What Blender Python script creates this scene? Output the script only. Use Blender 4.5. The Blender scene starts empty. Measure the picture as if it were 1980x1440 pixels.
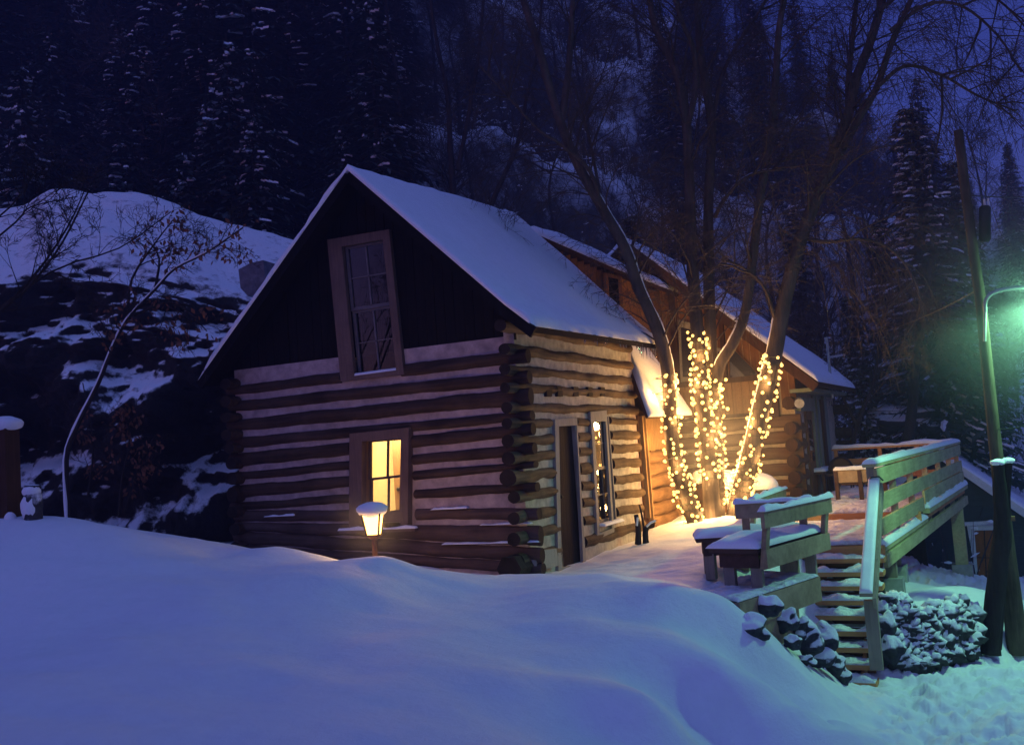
import bpy, math, random
import numpy as np
from mathutils import Vector, Matrix, noise as mnoise
random.seed(7)
SC = bpy.context.scene
COL = SC.collection

# ---------------------------------------------------------------- camera, world, exposure
IMG_C = np.array([990., 720.])
FPX = 1927.8
R3 = np.array([[0.89625886, 0.09591542, 0.43303613],
               [0.43797079, -0.03727411, -0.89821614],
               [-0.07001174, 0.99469135, -0.0754154]])
CAM = np.array([6.10078182, -12.78975054, 1.72138919])
cam_d = bpy.data.cameras.new('camera')
cam_o = bpy.data.objects.new('camera', cam_d); COL.objects.link(cam_o)
cam_o.matrix_world = Matrix([list(R3[i]) + [CAM[i]] for i in range(3)] + [[0, 0, 0, 1]])
cam_d.sensor_fit = 'HORIZONTAL'; cam_d.sensor_width = 36.0
cam_d.lens = FPX / 1980 * 36
cam_d.clip_start = 0.1; cam_d.clip_end = 2000
SC.camera = cam_o

SUN_EL, SUN_ROT = math.radians(2.0), math.radians(200)
world = bpy.data.worlds.new('World'); SC.world = world
world.use_nodes = True
wn = world.node_tree; wn.nodes.clear()
w_out = wn.nodes.new('ShaderNodeOutputWorld'); w_bg = wn.nodes.new('ShaderNodeBackground')
w_sky = wn.nodes.new('ShaderNodeTexSky'); w_sky.sky_type = 'NISHITA'
w_sky.sun_disc = False; w_sky.sun_elevation = SUN_EL; w_sky.sun_rotation = SUN_ROT
w_sky.air_density = 1.0; w_sky.dust_density = 0.5; w_sky.ozone_density = 3.0
w_mix = wn.nodes.new('ShaderNodeMix'); w_mix.data_type = 'RGBA'; w_mix.blend_type = 'MULTIPLY'
w_mix.inputs['Factor'].default_value = 1.0
w_mix.inputs['B'].default_value = (0.85, 0.55, 1.6, 1)
wn.links.new(w_sky.outputs['Color'], w_mix.inputs['A'])
wn.links.new(w_mix.outputs['Result'], w_bg.inputs['Color'])
w_bg.inputs['Strength'].default_value = 0.15
wn.links.new(w_bg.outputs['Background'], w_out.inputs['Surface'])

# the broad blue after-glow of the dusk sky behind and above the camera
sun_d = bpy.data.lights.new('dusk_glow', 'SUN'); sun_d.energy = 1.0; sun_d.color = (0.25, 0.355, 1.0); sun_d.angle = math.radians(110)
sun_o = bpy.data.objects.new('dusk_glow', sun_d); COL.objects.link(sun_o)
sun_o.rotation_euler = Vector((-0.22, 0.34, -1.0)).to_track_quat('-Z', 'Y').to_euler()

SC.view_settings.view_transform = 'Standard'; SC.view_settings.look = 'None'
SC.view_settings.exposure = 0.0; SC.view_settings.gamma = 1.0
SC.view_settings.use_curve_mapping = False
SC.cycles.use_denoising = True
SC.cycles.max_bounces = 5
SC.cycles.diffuse_bounces = 3
SC.cycles.glossy_bounces = 3
SC.cycles.transmission_bounces = 4
SC.cycles.transparent_max_bounces = 8
SC.cycles.volume_bounces = 0
SC.cycles.sample_clamp_indirect = 3.0
SC.cycles.caustics_reflective = False; SC.cycles.caustics_refractive = False
SC.cycles.use_light_tree = True

# ---------------------------------------------------------------- survey: sight lines of the photograph
def ray(p):
    return R3 @ np.array([(p[0]-IMG_C[0])/FPX, -(p[1]-IMG_C[1])/FPX, -1.0])
def dep(p, d): return CAM + ray(p)*d
def onX(p, x): r = ray(p); return CAM + r*(x-CAM[0])/r[0]
def onY(p, y): r = ray(p); return CAM + r*(y-CAM[1])/r[1]
def onZ(p, z): r = ray(p); return CAM + r*(z-CAM[2])/r[2]
FWD = np.array([-0.43424, 0.90080]); RGT = np.array([0.90080, 0.43424])
def st(s, t): return CAM[:2] + FWD*s + RGT*t       # ground position: s metres ahead, t metres to the right

def fn(x, y, z=0.0, o=4):
    return mnoise.fractal(Vector((x, y, z)), 1.0, 2.0, o)
def n1(x, y=0.0, z=0.0): return mnoise.noise(Vector((x, y, z)))
def U(a, b): return random.uniform(a, b)
def A(*v): return np.array(v, float)
def nrm(v):
    v = np.asarray(v, float); l = np.linalg.norm(v)
    return v/l if l > 1e-9 else v
def sstep(a, b, x):
    t = min(1, max(0, (x-a)/(b-a))); return t*t*(3-2*t)

# ---------------------------------------------------------------- materials
MATS = {}
def new_mat(name):
    m = bpy.data.materials.new(name); m.use_nodes = True
    nt = m.node_tree; b = nt.nodes['Principled BSDF']
    MATS[name] = m
    return m, nt, b
def nd(nt, t, **kw):
    n = nt.nodes.new(t)
    for k, v in kw.items(): setattr(n, k, v)
    return n
def ramp(nt, src, stops):
    r = nd(nt, 'ShaderNodeValToRGB'); e = r.color_ramp.elements
    while len(e) > 1: e.remove(e[-1])
    e[0].position = stops[0][0]; e[0].color = (*stops[0][1], 1)
    for p, c in stops[1:]:
        x = e.new(p); x.color = (*c, 1)
    nt.links.new(src, r.inputs[0]); return r
def coords(nt, scale=(1, 1, 1), kind='Object'):
    tc = nd(nt, 'ShaderNodeTexCoord'); mp = nd(nt, 'ShaderNodeMapping')
    mp.inputs['Scale'].default_value = scale
    nt.links.new(tc.outputs[kind], mp.inputs['Vector']); return mp.outputs['Vector']
def noise_tex(nt, vec, scale, detail=5, rough=0.6):
    n = nd(nt, 'ShaderNodeTexNoise'); n.inputs['Scale'].default_value = scale
    n.inputs['Detail'].default_value = detail; n.inputs['Roughness'].default_value = rough
    nt.links.new(vec, n.inputs['Vector']); return n
def bump(nt, b, h, strength, dist=0.02):
    n = nd(nt, 'ShaderNodeBump'); n.inputs['Strength'].default_value = strength
    n.inputs['Distance'].default_value = dist
    nt.links.new(h, n.inputs['Height']); nt.links.new(n.outputs['Normal'], b.inputs['Normal'])

def mat_snow(name, bump_s=0.25, scale=9, col=(0.80, 0.82, 0.86), dist=0.03, dirt=None):
    m, nt, b = new_mat(name)
    v = coords(nt)
    n = noise_tex(nt, v, scale, 12 if 'ground' in name else 6, 0.74 if 'ground' in name else 0.62)
    c = ramp(nt, n.outputs['Fac'], [(0.3, tuple(x*0.93 for x in col)), (0.7, col)])
    if dirt:
        n2 = noise_tex(nt, v, 3.1, 7, 0.7)
        r2 = ramp(nt, n2.outputs['Fac'], [(0.50, (0, 0, 0)), (0.68, (1, 1, 1))])
        mx = nd(nt, 'ShaderNodeMix', data_type='RGBA')
        nt.links.new(r2.outputs[0], mx.inputs['Factor']); nt.links.new(c.outputs[0], mx.inputs['A'])
        mx.inputs['B'].default_value = (*dirt, 1)
        nt.links.new(mx.outputs['Result'], b.inputs['Base Color'])
    else:
        nt.links.new(c.outputs[0], b.inputs['Base Color'])
    b.inputs['Roughness'].default_value = 0.65
    b.inputs['Specular IOR Level'].default_value = 0.25
    bump(nt, b, n.outputs['Fac'], bump_s, dist)
    return m
def mat_wood(name, c1, c2, along='z', grain=26, bump_s=0.4, rough=0.8, big=2.0):
    m, nt, b = new_mat(name)
    sc = {'x': (0.06, 1, 1), 'y': (1, 0.06, 1), 'z': (1, 1, 0.06), 'n': (0.5, 0.5, 0.5)}[along]
    v = coords(nt, sc)
    n = noise_tex(nt, v, grain, 6, 0.65)
    v2 = coords(nt); n2 = noise_tex(nt, v2, big, 4, 0.6)
    ad = nd(nt, 'ShaderNodeMath', operation='ADD'); nt.links.new(n.outputs['Fac'], ad.inputs[0]); nt.links.new(n2.outputs['Fac'], ad.inputs[1])
    hf = nd(nt, 'ShaderNodeMath', operation='MULTIPLY'); nt.links.new(ad.outputs[0], hf.inputs[0]); hf.inputs[1].default_value = 0.5
    r = ramp(nt, hf.outputs[0], [(0.32, c1), (0.66, c2)])
    nt.links.new(r.outputs[0], b.inputs['Base Color'])
    b.inputs['Roughness'].default_value = rough
    b.inputs['Specular IOR Level'].default_value = 0.08
    bump(nt, b, n.outputs['Fac'], bump_s, 0.05 if 'bark' in name else 0.02)
    return m
def mat_plain(name, col, rough=0.7, metal=0.0, var=0.25, scale=8):
    m, nt, b = new_mat(name)
    n = noise_tex(nt, coords(nt), scale, 5)
    r = ramp(nt, n.outputs['Fac'], [(0.3, tuple(x*(1-var) for x in col)), (0.7, tuple(min(1, x*(1+var)) for x in col))])
    nt.links.new(r.outputs[0], b.inputs['Base Color'])
    b.inputs['Roughness'].default_value = rough; b.inputs['Metallic'].default_value = metal
    bump(nt, b, n.outputs['Fac'], 0.2, 0.01)
    return m
def mat_emit(name, col, s):
    m, nt, b = new_mat(name)
    b.inputs['Base Color'].default_value = (*[min(1, c*0.8) for c in col], 1)
    b.inputs['Emission Color'].default_value = (*col, 1)
    b.inputs['Emission Strength'].default_value = s
    return m
def mat_glass(name, tint=(0.9, 0.92, 0.95), refl=0.08):
    m, nt, b = new_mat(name)
    nt.nodes.remove(b)
    out = nt.nodes['Material Output']
    tr = nd(nt, 'ShaderNodeBsdfTransparent'); tr.inputs[0].default_value = (*tint, 1)
    gl = nd(nt, 'ShaderNodeBsdfGlossy'); gl.inputs['Roughness'].default_value = 0.01
    fr = nd(nt, 'ShaderNodeFresnel'); fr.inputs['IOR'].default_value = 1.5
    ad = nd(nt, 'ShaderNodeMath', operation='ADD', use_clamp=True); ad.inputs[1].default_value = refl
    nt.links.new(fr.outputs[0], ad.inputs[0])
    mx = nd(nt, 'ShaderNodeMixShader')
    nt.links.new(ad.outputs[0], mx.inputs[0]); nt.links.new(tr.outputs[0], mx.inputs[1]); nt.links.new(gl.outputs[0], mx.inputs[2])
    nt.links.new(mx.outputs[0], out.inputs['Surface'])
    return m
def mat_rocksnow(name, rock=(0.06, 0.055, 0.055), lo=0.45, hi=0.62, nscale=1.6, namp=0.5, snow=(0.8, 0.82, 0.86), moss=None, detail=8, rough=0.68):
    """snow lies where the surface faces up, broken by noise; dark rock elsewhere"""
    m, nt, b = new_mat(name)
    v = coords(nt)
    g = nd(nt, 'ShaderNodeNewGeometry'); sx = nd(nt, 'ShaderNodeSeparateXYZ'); nt.links.new(g.outputs['Normal'], sx.inputs[0])
    n = noise_tex(nt, v, nscale, detail, rough)
    mm = nd(nt, 'ShaderNodeMath', operation='MULTIPLY_ADD'); nt.links.new(n.outputs['Fac'], mm.inputs[0])
    mm.inputs[1].default_value = namp*2; nt.links.new(sx.outputs['Z'], mm.inputs[2])
    sb = nd(nt, 'ShaderNodeMath', operation='SUBTRACT'); nt.links.new(mm.outputs[0], sb.inputs[0]); sb.inputs[1].default_value = namp
    mr = nd(nt, 'ShaderNodeMapRange'); mr.inputs['From Min'].default_value = lo; mr.inputs['From Max'].default_value = hi
    nt.links.new(sb.outputs[0], mr.inputs['Value'])
    n2 = noise_tex(nt, v, nscale*3.3, 8, 0.7)
    rc = ramp(nt, n2.outputs['Fac'], [(0.3, tuple(x*0.45 for x in rock)), (0.55, rock), (0.75, moss or tuple(x*1.6 for x in rock))])
    mx = nd(nt, 'ShaderNodeMix', data_type='RGBA')
    nt.links.new(mr.outputs[0], mx.inputs['Factor']); nt.links.new(rc.outputs[0], mx.inputs['A'])
    mx.inputs['B'].default_value = (*snow, 1)
    nt.links.new(mx.outputs['Result'], b.inputs['Base Color'])
    b.inputs['Roughness'].default_value = 0.8; b.inputs['Specular IOR Level'].default_value = 0.2
    bump(nt, b, n2.outputs['Fac'], 0.6, 0.06)
    return m

SNOW = mat_snow('snow', 0.18, 7)
SNOW_G = mat_snow('ground_snow', 0.42, 6.0, dist=0.06)
SNOW_T = mat_snow('trampled_snow', 1.0, 7, dist=0.10, dirt=(0.42, 0.38, 0.38))
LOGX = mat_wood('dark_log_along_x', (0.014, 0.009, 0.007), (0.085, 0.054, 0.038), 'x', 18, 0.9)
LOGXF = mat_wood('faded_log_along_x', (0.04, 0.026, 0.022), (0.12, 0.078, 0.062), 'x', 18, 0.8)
LOGY = mat_wood('weathered_log_along_y', (0.02, 0.014, 0.009), (0.19, 0.13, 0.08), 'y', 18, 0.9)
LOGEND = mat_wood('log_end_grain', (0.008, 0.006, 0.005), (0.035, 0.025, 0.02), 'n', 14, 0.6)
CHINK = mat_plain('mortar_chinking', (0.32, 0.255, 0.26), 0.9, var=0.32, scale=6)
CHINKS = mat_plain('side_mortar_chinking', (0.41, 0.365, 0.30), 0.9, var=0.35, scale=7)
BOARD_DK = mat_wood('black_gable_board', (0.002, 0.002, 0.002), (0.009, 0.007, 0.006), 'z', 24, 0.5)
FRAME = mat_wood('faded_window_trim', (0.085, 0.056, 0.046), (0.17, 0.115, 0.095), 'z', 30, 0.3)
FRAME_S = mat_wood('weathered_grey_trim', (0.22, 0.20, 0.17), (0.40, 0.36, 0.31), 'z', 30, 0.3)
SASH = mat_plain('grey_sash_paint', (0.09, 0.085, 0.095), 0.6)
SASHD = mat_plain('brown_sash_paint', (0.07, 0.045, 0.03), 0.6)
DOORD = mat_wood('dark_door_plank', (0.006, 0.005, 0.006), (0.02, 0.014, 0.016), 'z', 20, 0.4)
BROWN = mat_wood('brown_siding_board', (0.10, 0.045, 0.018), (0.27, 0.13, 0.055), 'z', 22, 0.5)
BROWNX = mat_wood('brown_wall_log', (0.075, 0.04, 0.02), (0.20, 0.115, 0.06), 'x', 16, 0.6)
BROWND = mat_wood('dark_brown_trim', (0.035, 0.018, 0.01), (0.09, 0.045, 0.025), 'z', 22, 0.4)
TANZ = mat_wood('tan_board', (0.16, 0.095, 0.045), (0.32, 0.20, 0.10), 'z', 22, 0.4)
CHINKW = mat_plain('tan_chinking', (0.45, 0.36, 0.24), 0.9)
DECK = mat_wood('deck_lumber', (0.26, 0.22, 0.11), (0.50, 0.45, 0.24), 'y', 22, 0.3)
DECKX = mat_wood('lumber_warm_light_tint', (0.40, 0.17, 0.065), (0.64, 0.33, 0.13), 'x', 22, 0.3)  # warm light on the treads is put into this orange wood colour
POSTW = mat_wood('post_lumber', (0.17, 0.14, 0.11), (0.34, 0.28, 0.22), 'z', 22, 0.3)
BENCHW = mat_wood('bench_lumber', (0.19, 0.13, 0.08), (0.42, 0.31, 0.19), 'n', 18, 0.3)
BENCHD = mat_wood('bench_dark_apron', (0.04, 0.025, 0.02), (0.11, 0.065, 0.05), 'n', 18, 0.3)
BARK = mat_wood('grey_bark', (0.030, 0.025, 0.021), (0.13, 0.103, 0.086), 'z', 14, 1.0)
BARKT = mat_plain('twig_bark', (0.044, 0.032, 0.027), 0.9)
BARKD = mat_wood('dark_bark', (0.012, 0.010, 0.009), (0.05, 0.042, 0.036), 'z', 12, 1.0)
POLEM = mat_wood('pole_wood', (0.03, 0.024, 0.018), (0.12, 0.095, 0.065), 'z', 26, 0.6)
NEEDLE = mat_plain('conifer_needle', (0.024, 0.036, 0.032), 0.85, var=0.5, scale=2)
LEAF = mat_plain('dry_brown_leaf', (0.16, 0.06, 0.025), 0.8, var=0.4, scale=5)
GREENTRIM = mat_wood('green_toned_trim', (0.12, 0.15, 0.11), (0.24, 0.28, 0.21), 'z', 24, 0.3)  # greyish green wood shared by porch, bench and house corner
SIDING = mat_plain('dark_green_siding', (0.016, 0.026, 0.026), 0.7)
WHITE = mat_plain('white_paint', (0.60, 0.62, 0.60), 0.6, var=0.1)
PAPER = mat_plain('paper_notice', (0.55, 0.55, 0.55), 0.8, var=0.1)
ORANGE = mat_wood('orange_brown_door', (0.22, 0.075, 0.018), (0.36, 0.13, 0.035), 'z', 20, 0.3)
IRON = mat_plain('dark_iron', (0.02, 0.018, 0.016), 0.5, 0.6)
STEEL = mat_plain('galvanised_steel', (0.35, 0.36, 0.36), 0.45, 0.7)
CONC = mat_plain('concrete_pier', (0.28, 0.27, 0.26), 0.9)
ROCKS = mat_rocksnow('loose_rock', (0.05, 0.05, 0.056), 0.08, 0.24, 5.0, 0.45)
STONEW = mat_rocksnow('wall_stone', (0.06, 0.06, 0.058), 0.08, 0.34, 5.0, 0.55)
OUTCROP = mat_rocksnow('outcrop_rock', (0.022, 0.019, 0.019), 0.56, 0.78, 4.2, 0.54, moss=(0.034, 0.026, 0.02), detail=10, rough=0.74)
HILLM = mat_rocksnow('hillside', (0.065, 0.06, 0.065), 0.24, 0.64, 0.75, 0.75, snow=(0.72, 0.74, 0.80), moss=(0.035, 0.028, 0.026), detail=12, rough=0.80)
GLASS = mat_glass('window_glass', (0.8, 0.82, 0.85), refl=-0.02)
GLASS_R = mat_glass('old_reflective_glass', (0.75, 0.78, 0.8), refl=0.55)
ROOM = mat_plain('cream_room_paint', (0.75, 0.62, 0.36), 0.8, var=0.05)
ROOMD = mat_plain('tan_room_trim', (0.22, 0.12, 0.045), 0.8, var=0.1)
ICE = mat_glass('icicle_ice', (0.8, 0.85, 0.95), 0.25)
BULB = mat_emit('warm_bulb', (1.0, 0.58, 0.16), 2.7)
LANTERN = mat_emit('lantern_glow', (1.0, 0.50, 0.13), 7.0)
ROOMBULB = mat_emit('room_bulb_glow', (1.0, 0.72, 0.36), 60.0)
MERCURY = mat_emit('mercury_lamp_glow', (0.35, 1.0, 0.62), 60.0)
for _m in (BULB,): _m.cycles.emission_sampling = 'NONE'
CORD = mat_plain('green_cord', (0.012, 0.02, 0.012), 0.6)
RUBBER = mat_plain('black_cable', (0.01, 0.01, 0.011), 0.6)

# ---------------------------------------------------------------- mesh builder
class MB:
    def __init__(s): s.v = []; s.f = []; s.m = []
    def add(s, vs, fs, mi=0):
        o = len(s.v); s.v.extend([tuple(float(c) for c in v) for v in vs])
        for f in fs: s.f.append(tuple(i+o for i in f)); s.m.append(mi)
    def hexa(s, p, mi=0):     # p: 4 bottom (ccw) + 4 top
        s.add(p, [(3, 2, 1, 0), (4, 5, 6, 7), (0, 1, 5, 4), (1, 2, 6, 5), (2, 3, 7, 6), (3, 0, 4, 7)], mi)
    def box(s, x0, x1, y0, y1, z0, z1, mi=0):
        s.hexa([(x0, y0, z0), (x1, y0, z0), (x1, y1, z0), (x0, y1, z0), (x0, y0, z1), (x1, y0, z1), (x1, y1, z1), (x0, y1, z1)], mi)
    def beam(s, p, q, w, h, mi=0, up=(0, 0, 1)):
        p = A(*p); q = A(*q); d = nrm(q-p); up = A(*up)
        sd = np.cross(d, up)
        if np.linalg.norm(sd) < 1e-6: sd = A(1, 0, 0)
        sd = nrm(sd); up2 = np.cross(sd, d)
        a = sd*w/2; b = up2*h/2
        s.hexa([p-a-b, p+a-b, q+a-b, q-a-b, p-a+b, p+a+b, q+a+b, q-a+b], mi)
    def prism(s, pts, vec, mi=0):
        n = len(pts); pts = [A(*p) for p in pts]; vec = A(*vec)
        fs = [tuple(range(n-1, -1, -1)), tuple(range(n, 2*n))] + [(i, (i+1) % n, n+(i+1) % n, n+i) for i in range(n)]
        s.add(pts+[p+vec for p in pts], fs, mi)
    def tube(s, pts, rad, n=8, mi=0, cap=None, jit=0.0, ell=None, upv=None):
        pts = [A(*p) for p in pts]; k = len(pts)
        t = nrm(pts[1]-pts[0]); u = A(*(upv or (0.31, 0.27, 0.91)))
        if abs(np.dot(u, t)) > 0.95: u = A(1, 0, 0)
        vs = []
        for i in range(k):
            t = nrm(pts[min(i+1, k-1)]-pts[max(i-1, 0)])
            u = nrm(u-t*np.dot(u, t)); w = np.cross(t, u)
            for j in range(n):
                a = 2*math.pi*j/n
                r = rad[i]*(1+(U(-jit, jit) if jit else 0))
                e = ell[i] if ell else 1.0
                vs.append(pts[i]+u*math.cos(a)*r+w*math.sin(a)*r*e)
        fs = [(i*n+j, i*n+(j+1) % n, (i+1)*n+(j+1) % n, (i+1)*n+j) for i in range(k-1) for j in range(n)]
        s.add(vs, fs, mi)
        cm = mi if cap is None else cap
        s.add(vs[:n], [tuple(range(n-1, -1, -1))], cm); s.add(vs[(k-1)*n:], [tuple(range(n))], cm)
    def log(s, p, q, rz, rd, mi=0, cap=1, n=14, wob=0.06):
        """an uneven log from p to q: half height rz (one number or a pair), half depth rd"""
        p = A(*p); q = A(*q); L = np.linalg.norm(q-p); k = max(4, int(L/0.10)); d = nrm(q-p)
        rz0, rz1 = (rz if hasattr(rz, '__len__') else (rz, rz))
        up = A(0, 0, 1); sd = np.cross(d, up); seed = U(0, 100); vs = []
        for i in range(k+1):
            f = i/k; c = p+(q-p)*f+up*0.018*n1(seed+f*L*0.9)
            for j in range(n):
                a = 2*math.pi*j/n
                ke = .25+.75*min(1, min(f, 1-f)*L/.45)
                w = 1+wob*ke*(2.2*n1(seed+f*L*1.6, math.cos(a)*1.1, math.sin(a)*1.1)+1.1*n1(seed+f*L*5.5, math.cos(a)*1.8, math.sin(a)*1.8))
                rr = (rz0+(rz1-rz0)*f)*w
                vs.append(c+up*math.sin(a)*rr+sd*math.cos(a)*rd*w)
        s.add(vs, [(i*n+j, (i+1)*n+j, (i+1)*n+(j+1) % n, i*n+(j+1) % n) for i in range(k) for j in range(n)], mi)
        s.add(vs[:n], [tuple(range(n))], cap); s.add(vs[k*n:], [tuple(range(n-1, -1, -1))], cap)
    def sphere(s, c, r, mi=0, seg=10, rings=7, sq=(1, 1, 1), nz=0.0, ns=1.0):
        c = A(*c); sd = U(0, 50); vs = [c+A(0, 0, -r*sq[2])]
        for i in range(1, rings):
            th = -math.pi/2+math.pi*i/rings
            for j in range(seg):
                a = 2*math.pi*j/seg
                d = A(math.cos(th)*math.cos(a), math.cos(th)*math.sin(a), math.sin(th))
                k = 1+(nz*mnoise.noise(Vector((d*ns+sd).tolist())) if nz else 0)
                vs.append(c+d*r*k*A(*sq))
        vs.append(c+A(0, 0, r*sq[2])); top = len(vs)-1
        fs = [(0, 1+(j+1) % seg, 1+j) for j in range(seg)]
        for i in range(rings-2):
            for j in range(seg):
                a = 1+i*seg+j; b = 1+i*seg+(j+1) % seg
                fs.append((a, b, b+seg, a+seg))
        b0 = 1+(rings-2)*seg
        fs += [(b0+j, b0+(j+1) % seg, top) for j in range(seg)]
        s.add(vs, fs, mi)
    def slab(s, p00, p10, p11, p01, th, nu=10, nv=10, ew=0.12, mi=0, nz=0.25, ns=1.5, up=(0, 0, 1), bulge=0.0):
        """a pillow of lying snow over the quad, rounded at its edges"""
        P = [A(*p) for p in (p00, p10, p11, p01)]; up = A(*up)
        Lu = np.linalg.norm(P[1]-P[0]); Lv = np.linalg.norm(P[3]-P[0])
        def par(L, n):
            e = min(ew, L*0.45); inner = [e+(L-2*e)*i/n for i in range(n+1)]
            return [0, e*0.08, e*0.3, e*0.6]+inner+[L-e*0.6, L-e*0.3, L-e*0.08, L]
        us = par(Lu, nu); vs_ = par(Lv, nv); sd = U(0, 90); vs = []; nU = len(us); nV = len(vs_)
        for layer in (0, 1):
            for u in us:
                for v in vs_:
                    fu, fv = u/Lu, v/Lv
                    b = P[0]*(1-fu)*(1-fv)+P[1]*fu*(1-fv)+P[2]*fu*fv+P[3]*(1-fu)*fv
                    if layer:
                        d = min(min(u, Lu-u)/max(1e-6, min(ew, Lu*0.45)), 1); e = min(min(v, Lv-v)/max(1e-6, min(ew, Lv*0.45)), 1)
                        k = math.sqrt(max(0, 1-(1-d)**2))*math.sqrt(max(0, 1-(1-e)**2))
                        k *= 1+nz*2*n1(b[0]*ns+sd, b[1]*ns, b[2]*ns)+nz*n1(b[0]*ns*3+sd, b[1]*ns*3, 3)
                        b = b+up*(th*k+0.004)
                    vs.append(b)
        fs = []
        N = nU*nV
        for i in range(nU-1):
            for j in range(nV-1):
                a = i*nV+j; q = (a, a+nV, a+nV+1, a+1)
                fs.append(tuple(N+x for x in q)); fs.append(q[::-1])
        for i in range(nU-1):
            for j in (0, nV-1):
                a = i*nV+j; q = (a, a+nV, N+a+nV, N+a); fs.append(q if j == 0 else q[::-1])
        for j in range(nV-1):
            for i in (0, nU-1):
                a = i*nV+j; q = (a+1, a, N+a, N+a+1); fs.append(q if i == 0 else q[::-1])
        s.add(vs, fs, mi)
    def build(s, name, mats, parent=None, smooth=False, label=None, loc=None):
        me = bpy.data.meshes.new(name)
        org = A(*(parent_origin(parent) if parent else (loc if loc is not None else (0, 0, 0))))
        vv = np.array(s.v, dtype=float).reshape(-1, 3)-org
        me.from_pydata(vv.tolist(), [], s.f)
        if not isinstance(mats, (list, tuple)): mats = [mats]
        for m in mats: me.materials.append(m)
        if len(mats) > 1: me.polygons.foreach_set('material_index', s.m)
        if smooth: me.polygons.foreach_set('use_smooth', [True]*len(me.polygons))
        me.update()
        o = bpy.data.objects.new(name, me); COL.objects.link(o)
        if parent: o.parent = parent
        else: o.location = org
        if label: o['label'] = label
        return o
ORG = {}
def parent_origin(o):
    return ORG[o.name] if o.name in ORG else parent_origin(o.parent)
def thing(name, label, cat, loc, group=None):
    o = bpy.data.objects.new(name, None); COL.objects.link(o); o.location = [float(c) for c in loc]
    o.empty_display_size = 0.2
    ORG[o.name] = tuple(float(c) for c in loc)
    tag(o, label, cat, group); return o
def tag(o, label, cat, group=None):
    o['label'] = label; o['category'] = cat
    if group: o['group'] = group
    return o
def lamp(name, loc, col, power, radius, parent, spot=None, aim=None):
    l = bpy.data.lights.new(name, 'SPOT' if spot else 'POINT'); l.energy = power; l.color = col; l.shadow_soft_size = radius
    if spot: l.spot_size = math.radians(spot); l.spot_blend = 0.35
    o = bpy.data.objects.new(name, l); COL.objects.link(o); o.parent = parent
    o.location = A(*loc)-A(*parent_origin(parent))
    if aim is not None: o.rotation_euler = Vector(A(*aim)-A(*loc)).to_track_quat('-Z', 'Y').to_euler()
    return o
def copy_tree(root, loc, rz=0.0, sc=1.0, label=None):
    r = root.copy(); COL.objects.link(r); r.location = [float(c) for c in loc]; r.rotation_euler = (0, 0, rz); r.scale = (sc, sc, sc*U(0.92, 1.1))
    if label: r['label'] = label
    for ch in list(root.children):
        c = ch.copy(); COL.objects.link(c); c.parent = r
    return r

# ---------------------------------------------------------------- ground
GP = []
def gp(p, d): GP.append(dep(p, d))
def gz(p, z): GP.append(onZ(p, z))
for p, d in [((-120, 1015), 12), ((0, 1010), 12), ((100, 1008), 12), ((200, 1016), 12), ((300, 1045), 12.2), ((350, 1056), 12.3), ((450, 1066), 12.4), ((550, 1071), 12.5),
             ((620, 1083), 12.6), ((690, 1094), 12.3), ((735, 1086), 11.5), ((790, 1101), 11.7), ((850, 1114), 12.2), ((930, 1118), 12.6), ((1000, 1115), 12.8),
             ((1100, 1113), 12.0), ((1200, 1121), 11.5), ((1290, 1138), 11.0), ((1350, 1152), 10.6), ((1420, 1172), 10.15),
             ((740, 1120), 10.6), ((800, 1145), 10.6), ((500, 1100), 11.3), ((250, 1090), 10.8)]: gp(p, d)
for p, z in [((0, 1440), 0.2), ((400, 1440), 0.12), ((800, 1440), 0.02), ((1000, 1440), -0.10), ((1200, 1440), -0.35), ((1400, 1440), -0.80), ((1550, 1440), -1.20), ((1700, 1440), -1.38), ((1980, 1440), -1.40),
             ((1700, 1360), -1.36), ((1850, 1330), -1.36), ((1980, 1300), -1.36), ((1890, 1285), -1.35), ((1920, 1250), -1.35), ((1970, 1240), -1.35), ((1670, 1330), -1.35), ((1720, 1292), -1.33)]: gz(p, z)
for p, d in [((1100, 1250), 8.8), ((1250, 1250), 8.8), ((1250, 1350), 7.3), ((1400, 1300), 8.5), ((1500, 1350), 9.0), ((1600, 1400), 9.2), ((1650, 1365), 10.4), ((1450, 1240), 9.8), ((1540, 1260), 10.6), ((1600, 1310), 11.0),
             ((500, 1250), 8.2), ((800, 1250), 8.3), ((200, 1250), 8.0)]: gp(p, d)
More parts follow.
